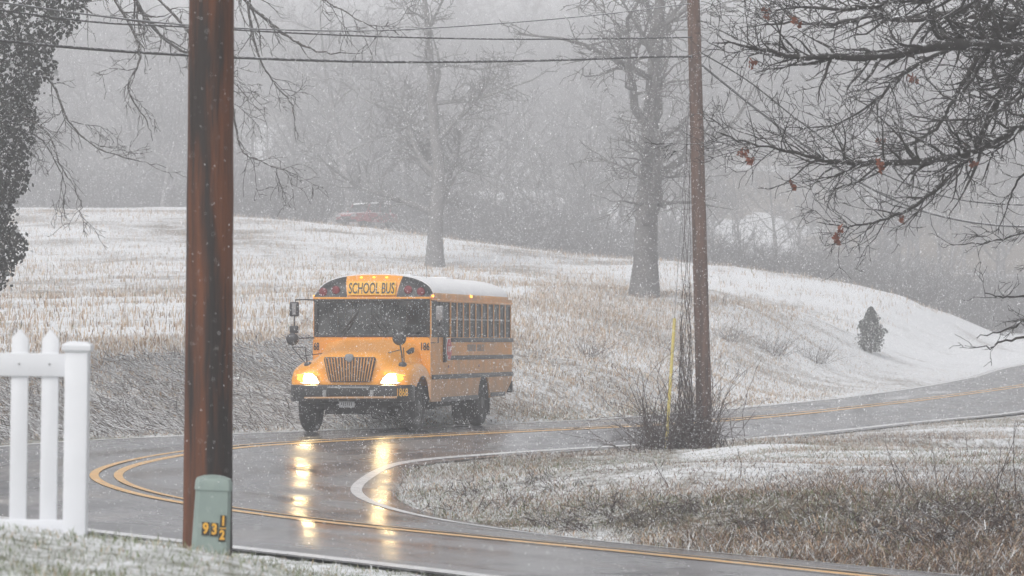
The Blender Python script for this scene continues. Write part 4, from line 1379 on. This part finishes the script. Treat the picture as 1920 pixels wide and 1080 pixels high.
pts = []
while len(pts) < 1500:
    D = rg.uniform(400, 660); px = rg.uniform(-500, 2450)
    x, y = at(px, D)
    if in_clearing(px, D): continue
    pts.append((x, y, gz1(x, y) - .1))
src = []
for ch in COL.objects:
    if ch.type == 'MESH' and ch.name.startswith('crown') and ch.data in [p[1] for p in protos] and ch.data not in [s_.data for s_ in src]:
        src.append(ch)
src.sort(key=lambda o: [p[1] for p in protos].index(o.data))
scatter_nodes('woodland', pts, rg.uniform(.7, 1.15, len(pts)), rg.uniform(0, 6.28, len(pts)), src, 'far mass of bare trees fading into the snowfall on the hillside', 'woodland')


# leafless shrubs
def shrub_mesh(seed, h, w, stems, mt, arch_=.0, tw_=2.0):
    rg = np.random.default_rng(seed)
    paths = []
    for _ in range(stems):
        a = rg.uniform(0, 6.28); s_ = rg.uniform(0, .35) * w
        d = (math.cos(a) * w * .5, math.sin(a) * w * .5, rg.uniform(.5, 1.1) * h)
        br = wander((math.cos(a) * s_, math.sin(a) * s_, -.05), d, h * rg.uniform(.55, 1.15), .012, .004, 7, rg, .18, (0, 0, -arch_))
        paths.append((br[0], br[1] * (h / 1.6)))
        twigs(paths, br, rg, 2, (tw_, 2.0), (h * .32, h * .16), .8, (0, 0, -arch_ * .5), .0035 * max(1, h / 1.1), .15, .25, 4)
    me = tubes_mesh('stems', paths)
    me.materials.append(mt)
    return me


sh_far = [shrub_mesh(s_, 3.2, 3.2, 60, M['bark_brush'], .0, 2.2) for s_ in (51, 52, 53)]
for px, D, sc in [(rg.uniform(440, 1340), rg.uniform(222, 285), rg.uniform(.8, 1.5)) for _ in range(150)] + [(rg.uniform(1340, 1950), rg.uniform(205, 285), rg.uniform(.9, 1.6)) for _ in range(90)] + [(rg.uniform(-100, 440), rg.uniform(285, 330), rg.uniform(1.0, 1.6)) for _ in range(45)]:
    if 610 < px < 770 and D < 262: D = rg.uniform(262, 290)
    x, y = at(px, D)
    r = mesh_obj('bare_shrub', sh_far[int(rg.integers(0, 3))], None)
    r.location = (x, y, gz1(x, y)); r.rotation_euler = (0, 0, rg.uniform(0, 6.28)); r.scale = (sc, sc, sc * .8)
    tag(r, 'hazy bare shrub in the brush where field meets wood', 'shrub', 'shrubs along the edge of the wood')

sh_bank = [shrub_mesh(s_, 1.1, 1.4, 46, M['bramble'], .03, 2.6) for s_ in (61, 62)]
for px, py_, D, sc, lab in ((1365, 640, 105, .9, 'low brown shrub on the snowy bank right of the slim pole'), (1450, 665, 108, 1.15, 'wide grey-brown shrub in the middle of the tan grass bank'),
                            (1530, 680, 110, 1.1, 'brown twiggy shrub on the bank left of the little cedar'), (1105, 670, 90, .95, 'small bare sapling shrub on the tan grass bank right of the bus')):
    x, y = ground_hit(px, py_, 84, 170)
    r = mesh_obj('bare_shrub', sh_bank[int(rg.integers(0, 2))], None)
    r.location = (x, y, gz1(x, y)); r.scale = (sc, sc, sc)
    tag(r, lab, 'shrub')

# cedar
cd = np.array([*ground_hit(1633, 662, 118, 175), 0]); cd[2] = gz1(cd[0], cd[1])
cedar = empty('cedar_tree', cd); cedar.scale = (1.15,) * 3
tag(cedar, 'small grey-green cedar on the snowy bank above the road', 'tree')
MB().tube([(0, 0, -.1), (0, 0, 1.45)], [.04, .008], 7).build('trunk', M['bark_mid'], cedar)
rc = np.random.default_rng(8)
nC = 3000
u = rc.random(nC) ** .8
hgt = .05 + u * 1.65
rmax = .50 * np.sin(np.pi * np.clip(u * .9 + .10, 0, 1) ** .72) ** .85 + .03
aa = rc.uniform(0, 6.28, nC)
rr = rmax * np.sqrt(rc.uniform(.1, 1, nC)) * (.55 + .8 * vnoise(aa * 2.2, u * 9, 1, 6))
C = np.column_stack([rr * np.cos(aa), rr * np.sin(aa), hgt])
cc = rc.uniform(.5, 1.3, (nC, 1)) * np.array([[.075, .085, .072]])
cc = np.where((rc.random(nC) < .10)[:, None], np.array([[.35, .36, .37]]), cc)
tag(leaves(C, .085, rc, cc, 'crown', 'ivy', cedar), kind='stuff')

# bramble bush and vine at the slim pole
bb = P(1268, 842, 59.6); bb[2] = gz1(bb[0], bb[1])
rb = np.random.default_rng(17)
paths = []
for _ in range(430):
    a = rb.uniform(0, 6.28); s_ = rb.normal(0, .30)
    p0 = (s_ + rb.normal(.06, .24), rb.normal(0, .3), -.05)
    d = (rb.normal(-.12, .40), rb.normal(0, .4), rb.uniform(.6, 1.2))
    br = wander(p0, d, rb.gamma(5, .20), rb.uniform(.006, .011), .003, 8, rb, .20, (0, 0, -.07))
    paths.append(br)
    twigs(paths, br, rb, 1, (2.4,), (.26,), .8, (0, 0, -.02), .0026, .1, .3, 3)
bush = mesh_obj('bramble_bush', tubes_mesh('bramble_bush', paths), M['bramble'])
bush.location = bb
tag(bush, 'tangled leafless bramble bush around the foot of the slim pole', 'bush')
paths = []
va, vb = np.array([0, 0, 0.0]), P(1284, 130, 59.9) - bb
for k in range(30):
    f1 = rb.uniform(.18, .46) if k > 4 else rb.uniform(.7, 1.0)
    nseg = max(6, int(26 * f1))
    tt = np.linspace(0, f1, nseg + 1)
    amp = .12 * (1 - tt) ** 1.2 + .012
    ph = rb.uniform(0, 6.28, 2); fr_ = rb.uniform(6, 16, 2)
    base_x = .10 * (1 - tt) + .05
    w = va + (vb - va) * tt[:, None] + np.column_stack([base_x + amp * np.sin(ph[0] + fr_[0] * tt) + rb.normal(0, .018, nseg + 1), amp * np.cos(ph[1] + fr_[1] * tt), rb.normal(0, .02, nseg + 1)])
    path = (w, np.linspace(.007, .003, nseg + 1))
    paths.append(path)
    if True:
        twigs(paths, path, rb, 2, (3.4 if f1 < .55 else .8, 3.0), (.36, .17), .9, (0, 0, -.09), .0026, .12, .3, 4)
vine = mesh_obj('dead_vine', tubes_mesh('dead_vine', paths), M['bramble'])
vine.location = bb
tag(vine, 'dead leafless vine climbing the guy wire above the bramble bush', 'vine')

# tall dead weeds on the island
def weed(px, py, D, h, lean, seed, lab):
    rw = np.random.default_rng(seed)
    x, y = at(px, D)
    st_ = wander((0, 0, -.03), (lean, 0, 1), h, .007, .003, 8, rw, .07)
    ps = [st_]
    twigs(ps, st_, rw, 2, (5, 5), (h * .28, h * .12), .8, (0, 0, .05), .0024, .35, .2, 4)
    o = mesh_obj('dead_weed', tubes_mesh('dead_weed', ps), M['bramble'])
    o.location = (x, y, gz1(x, y))
    tag(o, lab, 'weed', 'tall dead weeds on the island')
for k, (px, D, h, lean) in enumerate(((1262, 44, .55, -.5), (1388, 45, .42, .05), (1700, 40, .75, -.45), (1725, 39, .70, -.6), (1865, 41, .95, .35), (1860, 36, .8, .05), (1895, 35, .75, -.2), (1790, 36.5, .6, .3), (1815, 52, .35, -.2),
                                      (1720, 50, .4, -.4), (1600, 43, .3, .2), (1520, 37, .35, -.3), (1905, 38, .9, -.1), (1840, 38.5, .7, .5), (1660, 36, .4, .4), (1440, 41, .3, -.2), (1760, 40, .55, .1))):
    weed(px, 0, D, h, lean, 300 + k, 'tall thin dead weed stalk standing in the island grass')

cl_m = [shrub_mesh(s_, .34, .5, 44, M['bramble'], .06, 5.0) for s_ in (71, 72, 73)]
rk_ = np.random.default_rng(12)
for px, py in ((905, 925), (1010, 905), (1060, 918), (1130, 960), (1170, 975), (1215, 985), (1250, 965), (1290, 975), (1120, 995), (1040, 985), (1330, 955), (1390, 985), (1450, 990), (1640, 985), (1700, 965), (1760, 960), (1800, 985), (1850, 970), (1890, 985), (1905, 1010), (1860, 1030), (1790, 1020), (1720, 1010), (1830, 1000), (1540, 960), (1480, 1010), (970, 950), (880, 960)):
    x, y = ground_hit(px, py, 31, 60)
    o = mesh_obj('weed_clump', cl_m[int(rk_.integers(0, 3))], None)
    sc = rk_.uniform(.7, 1.25) * (1.35 if px > 1600 else 1)
    o.location = (x, y, gz1(x, y)); o.scale = (sc * 1.3, sc * 1.3, sc); o.rotation_euler = (0, 0, rk_.uniform(0, 6.28))
    tag(o, 'low dark brown clump of dead weeds in the island grass', 'weed clump', 'dead weed clumps on the island')

# ------------------------------------------------------------------ red car parked beyond the field
cx_, cy_ = at(688, 240)
car = empty('parked_car', (cx_, cy_, gz1(cx_, cy_)), math.radians(-38))
tag(car, 'red sport utility car with snowy roof parked beyond the field behind the bus', 'car')
body = [(-2.2, .38), (-2.25, .75), (-2.15, .98), (-1.1, 1.06), (1.95, 1.06), (2.22, .95), (2.25, .45), (2.1, .36)]
cabin = [(-1.15, 1.04), (-.55, 1.62), (.4, 1.70), (1.6, 1.66), (2.1, 1.05)]
MB().prism(body, -.92, .92, 'x').build('body', M['car_red'], car, bevel=.07, seg=3)
cab = MB().prism(cabin, -.78, .78, 'x').build('cabin', M['car_dark'], car, bevel=.06)
MB().prism([(-.6, 1.61), (.4, 1.69), (1.65, 1.65), (1.62, 1.72), (.4, 1.77), (-.55, 1.68)], -.78, .78, 'x').build('roof', M['roof_white'], cab, bevel=.02)
for s in (1, -1):
    for y0, y1_ in ((-.95, -.55), (.45, .55), (1.55, 1.75)):
        MB().prism([(y0 - .05, 1.05), (y0 + .08, 1.05), (y1_ + .02 if y0 < 0 else y0 + .1, 1.66), (y1_ - .08 if y0 < 0 else y0, 1.66)], *sorted((s * .775, s * .79)), 'x').build('pillar', M['car_red'], cab, smooth=False)
    MB().prism([(s * .45, .72), (s * .85, .72), (s * .85, .90), (s * .5, .86)], -2.27, -2.2, 'y').build('headlight', M['lens_clear'], car)
    MB().box(*sorted((s * .93, s * 1.08)), -.9, -.78, 1.05, 1.17).build('mirror', M['car_red'], car, bevel=.03)
    for y in (-1.4, 1.4):
        wz = empty('wheel', (s * .80, y, .36)); wz.parent = car
        MB().lathe([(-.11, .22), (-.11, .33), (-.08, .36), (.08, .36), (.11, .33), (.11, .22)], 'x', n=24).build('tyre', M['rubber'], wz)
        MB().lathe([(s * .06, .22), (s * .115, .21), (s * .10, .06)], 'x', n=16).build('rim', M['steel'], wz)
MB().box(-.45, .45, -2.28, -2.2, .55, .74).build('grille', M['black'], car, bevel=.02)
MB().box(-.9, .9, -2.29, -2.1, .36, .52).build('bumper', M['black'], car, bevel=.03)

# ------------------------------------------------------------------ grass, stubble, lawn
def blades(name, X, Y, h, w, lean, base, tip, rg, label, cat, droop=.35):
    n = len(X)
    Zb = gz(X, Y) - .015
    B = np.column_stack([X, Y, Zb])
    a = rg.uniform(0, 2 * np.pi, n)
    dirx = np.column_stack([np.cos(a), np.sin(a), np.zeros(n)])
    yaw = rg.normal(0, .7, n)                        # blade width mostly faces along x
    wv = np.column_stack([np.cos(yaw), np.sin(yaw), np.zeros(n)]) * (w * .5)[:, None]
    L1 = dirx * (lean * h * .35)[:, None] + np.array([0, 0, 1]) * (h * .6)[:, None]
    L2 = dirx * (lean * h)[:, None] + np.array([0, 0, 1]) * (h * np.clip(1 - droop * lean, .25, 1))[:, None]
    V = np.stack([B - wv, B + wv, B + L1 + wv * .8, B + L1 - wv * .8, B + L2], 1).reshape(-1, 3)
    i = np.arange(n)[:, None] * 5
    C_ = np.stack([base, base, .5 * base + .5 * tip, .5 * base + .5 * tip, tip], 1).reshape(-1, 3)
    o = mesh_obj(name, np_mesh(name, V, quads=i + np.array([[0, 1, 2, 3]]), tris=i + np.array([[3, 2, 4]]), cols=C_), M['veg'])
    tag(o, label, cat, kind='stuff')
    return o


def sample(n, x0, x1_, y0, y1_, test, rg):
    """Points on the ground, denser toward the camera, kept where test(side, dist, idx, x, y) holds."""
    out = []
    got = 0
    while got < n:
        m_ = n
        Y = np.exp(rg.uniform(math.log(y0), math.log(y1_), m_))
        k = rg.uniform(-.5, .5, m_) * Y * .42
        X = k + rg.uniform(-1.5, 1.5, m_)
        X = np.clip(X, x0, x1_)
        d, s_, ix = road_info(X, Y)
        keep = test(s_, d, ix, X, Y)
        out.append(np.column_stack([X, Y])[keep]); got += keep.sum()
    o = np.concatenate(out)[:n]
    return o[:, 0], o[:, 1]


TAN, STRAW = np.array([.40, .27, .17]), np.array([.52, .40, .28])
BROWN, DARK = np.array([.17, .105, .075]), np.array([.075, .055, .048])
GREEN, FROST = np.array([.13, .16, .06]), np.array([.72, .73, .74])


def palette(n, rg, probs, noise_=None):
    cs = np.array([TAN, STRAW, BROWN, DARK, GREEN, FROST])
    p = np.array(probs, float)
    if noise_ is None:
        k = rg.choice(6, n, p=p / p.sum())
    else:
        pr = np.array(noise_, float); pr /= pr.sum(1, keepdims=True)
        k = (rg.random(n)[:, None] > np.cumsum(pr, 1)).sum(1)
        k = np.clip(k, 0, 5)
    return cs[k] * rg.uniform(.7, 1.2, (n, 1))


rg = np.random.default_rng(77)
n = 190000
X, Y = sample(n, -20, 30, 24, 92, lambda s_, d, ix, x, y: (s_ > 0) & (d > -.05), rg)
z1 = vnoise(X, Y, 2.2, 31); z2 = vnoise(X, Y, 1.1, 32); z3 = vnoise(X, Y, 4.0, 33)
rightn = np.clip((X - 1) / 3.0, 0, 1) * np.clip((46 - Y) / 6, 0, 1)
snow_b = np.clip(1 - np.abs(Y - (56 + .02 * X)) / 4.0, 0, 1) * (X > 2.5)
apexn = np.clip((1.5 - X) / 4, 0, 1)
pr = np.column_stack([.4 + 1.5 * (z1 > .6) * (1 - .5 * apexn), .35 + .5 * snow_b, .3 + 2.2 * (z2 > .64) * (1 - snow_b) + 1.0 * rightn, .30 + 1.6 * (z3 > .62) * (1 - snow_b) + .9 * rightn, .14 + 1.3 * (z3 < .34), 1.0 - .45 * rightn + 1.5 * snow_b + 1.2 * (z2 < .33) + .9 * apexn])
bc = palette(n, rg, None, pr)
tc = np.where((rg.random(n) < .26 + .25 * snow_b - .12 * rightn)[:, None], FROST * rg.uniform(.8, 1.1, (n, 1)), bc * 1.05)
hh = rg.gamma(4, .013, n) * (1 + .8 * rightn + .8 * (z1 > .62)) * (1 - .35 * snow_b)
dd_, _, _ = road_info(X, Y)
blades('island_grass', X, Y, hh, rg.uniform(.004, .010, n), rg.uniform(.5, 2.4, n), bc * .85, tc, rg, 'matted brown and green grass with snow on the island inside the bend', 'grass')

n = 100000     # lawn
X, Y = sample(n, -16, 10, 9, 34, lambda s_, d, ix, x, y: (s_ < 0) & (d > 0) & (ix > apex), rg)
bc = palette(n, rg, [.16, .2, .05, .02, 1.3, .35])
bc = np.where((rg.random(n) < .7)[:, None], bc * .6 + np.array([.16, .18, .12]) * .6, bc)
tc = np.where((rg.random(n) < .36)[:, None], FROST, bc * 1.1)
blades('lawn_grass', X, Y, rg.gamma(6, .0075, n), rg.uniform(.003, .007, n), rg.uniform(.2, 1.2, n), bc, tc, rg, 'short green lawn dusted with snow before the road', 'grass')

# field: corn stubble in rows
n = 95000
X, Y = sample(n, -60, 40, 72, 262, lambda s_, d, ix, x, y: (s_ < 0) & (d > 8) & (ix < apex), rg)
rowdir = np.array([.94, .34])
rowc = X * -rowdir[1] + Y * rowdir[0]
rowt = X * rowdir[0] + Y * rowdir[1]
snap = np.round(rowc / .8) * .8 + rg.normal(0, .07, n)
X = rowt * rowdir[0] - snap * rowdir[1]; Y = rowt * rowdir[1] + snap * rowdir[0]
bandn = .5 + .5 * np.sin(snap / 5.2 * 2 * np.pi + 3 * vnoise(X, Y, 14, 51)) + .5 * (vnoise(X, Y, 7, 52) - .5)
keep = (rg.random(n) < np.clip(bandn * 1.2, .08, 1)) & (Y < 255) & (gz(X, Y) < 12.2)
d, s_, ix = road_info(X, Y); keep &= (d > 2) & (s_ < 0)
X, Y = X[keep], Y[keep]; n = len(X)
bc = palette(n, rg, [1, 1.1, .25, .05, .03, .5])
blades('corn_stubble', X, Y, rg.gamma(6, .036, n), rg.uniform(.014, .036, n), rg.uniform(.05, .5, n), bc, np.where((rg.random(n) < .25)[:, None], FROST, bc), rg, 'pale tan corn stubble in rows across the snowy field', 'stubble')

# banks along the outside of the bend
n = 120000
X, Y = sample(n, -40, 40, 50, 150, lambda s_, d, ix, x, y: (s_ < 0) & (d > .15) & (d < 13 + 9 * np.clip(x / 4, 0, 1)) & (ix < apex + 20), rg)
d, s_, ix = road_info(X, Y)
left = np.clip((-3.5 - X) / 3, 0, 1)
z1 = vnoise(X, Y, 3.0, 61); z2 = vnoise(X, Y, 1.4, 62)
upper = np.clip((d - 4) / 4, 0, 1)
patch0 = np.clip(1 - ((X - 5) / 6.5) ** 2, 0, 1) * (X > 0)
pr = np.column_stack([.75 + upper * .8 + 1.2 * patch0, .75 + .8 * upper + 1.0 * patch0, .22 + .5 * (z2 > .6) + .15 * left, .10 + 1.0 * left * (1 - upper) + .5 * (z1 > .7), .05 + .9 * (d < .7), 1.5 + .5 * left + .05 * np.clip(X, 0, 20)])
bc = palette(n, rg, None, pr)
tc = np.where((rg.random(n) < .3)[:, None], FROST, bc * 1.05)
patch = np.clip(1 - ((X - 5) / 6.5) ** 2, 0, 1) * (X > 0)
hh = rg.gamma(5, .022, n) * (.6 + .8 * upper + .6 * patch) * (1 - .5 * np.clip((X - 10) / 6, 0, 1)) * np.clip(d / 1.0, .25, 1)
blades('bank_grass', X, Y, hh, rg.uniform(.010, .024, n), rg.uniform(.3, 1.4, n), bc, tc, rg, 'tan dry grass with snow on the bank along the far side of the road', 'grass')

# fallen stalks on the left bank
n = 5200
X, Y = sample(n, -30, 5, 56, 84, lambda s_, d, ix, x, y: (s_ < 0) & (d > .5) & (d < 8) & (ix < apex + 20) & (x < -2), rg)
Zs = gz(X, Y)
a = rg.normal(-.65, .35, n); L_ = rg.uniform(.15, .65, n)
dv = np.column_stack([np.cos(a), rg.normal(0, .3, n) - .1, np.sin(a) * .8]) * L_[:, None]
A0 = np.column_stack([X, Y, Zs + .10]) - dv * .5
paths = [(np.array([A0[i], A0[i] + dv[i] * .5 + [0, 0, .02], A0[i] + dv[i]]), np.array([.011, .010, .006])) for i in range(n)]
o = mesh_obj('fallen_stalks', tubes_mesh('fallen_stalks', paths), pmat('stalk', (.12, .095, .08), (.07, .06, .055), 9, .8, snow=.95))
tag(o, 'snow-laden fallen stalks lying on the bank across the road', 'stalks', kind='stuff')

# ------------------------------------------------------------------ falling snow
def flakes(n, d0, d1, size):
    D = (rng.uniform(d0 ** 3, d1 ** 3, n)) ** (1 / 3)
    X = rng.uniform(-.5, .5, n) * (D * .2954 * 1.35 + 1.0)
    Zz = CAMH + D * (rng.uniform(-.11, .145, n) * .86)
    return np.column_stack([X, D, Zz]), size * rng.uniform(.5, 1.25, n) * np.clip(D / 40, .45, 1)


sets = [flakes(170000, 7, 66, .0047), flakes(200000, 66, 250, .0145)]
C = np.concatenate([s_[0] for s_ in sets]); R = np.concatenate([s_[1] for s_ in sets])
keep = C[:, 2] > gz(C[:, 0], C[:, 1]) + .02
C, R = C[keep], R[keep]
n = len(C)
# each flake a little six-sided-ish plate, longer along its fall
a1 = rng.normal(0, .45, (n, 3)); a1[:, 2] = -1; a1 /= np.linalg.norm(a1, axis=1)[:, None]
b1 = np.cross(a1, rng.normal(0, 1, (n, 3))); b1 /= np.linalg.norm(b1, axis=1)[:, None]
V = np.stack([C - a1 * R[:, None] * 1.7, C + b1 * R[:, None], C + a1 * R[:, None] * 1.7, C - b1 * R[:, None]], 1).reshape(-1, 3)
qf = np.arange(n * 4).reshape(n, 4)
sn = mesh_obj('falling_snow', np_mesh('falling_snow', V, quads=qf), M['flake'])
tag(sn, 'white snowflakes falling through the air over road and field', 'snow', kind='stuff')

# ------------------------------------------------------------------ haze
hb = MB().box(-330, 350, -60, 800, -9, 78).build('haze', None, smooth=False)
m = bpy.data.materials.new('snow_haze'); m.use_nodes = True
t = m.node_tree; t.nodes.clear()
out = t.nodes.new('ShaderNodeOutputMaterial'); pv = t.nodes.new('ShaderNodeVolumePrincipled')
pv.inputs['Color'].default_value = (.93, .93, .955, 1)
pv.inputs['Density'].default_value = HAZE_DENSITY
t.links.new(pv.outputs[0], out.inputs['Volume'])
hb.data.materials.append(m)
tag(hb, 'grey-white snowfall haze filling the air', 'haze', kind='stuff')
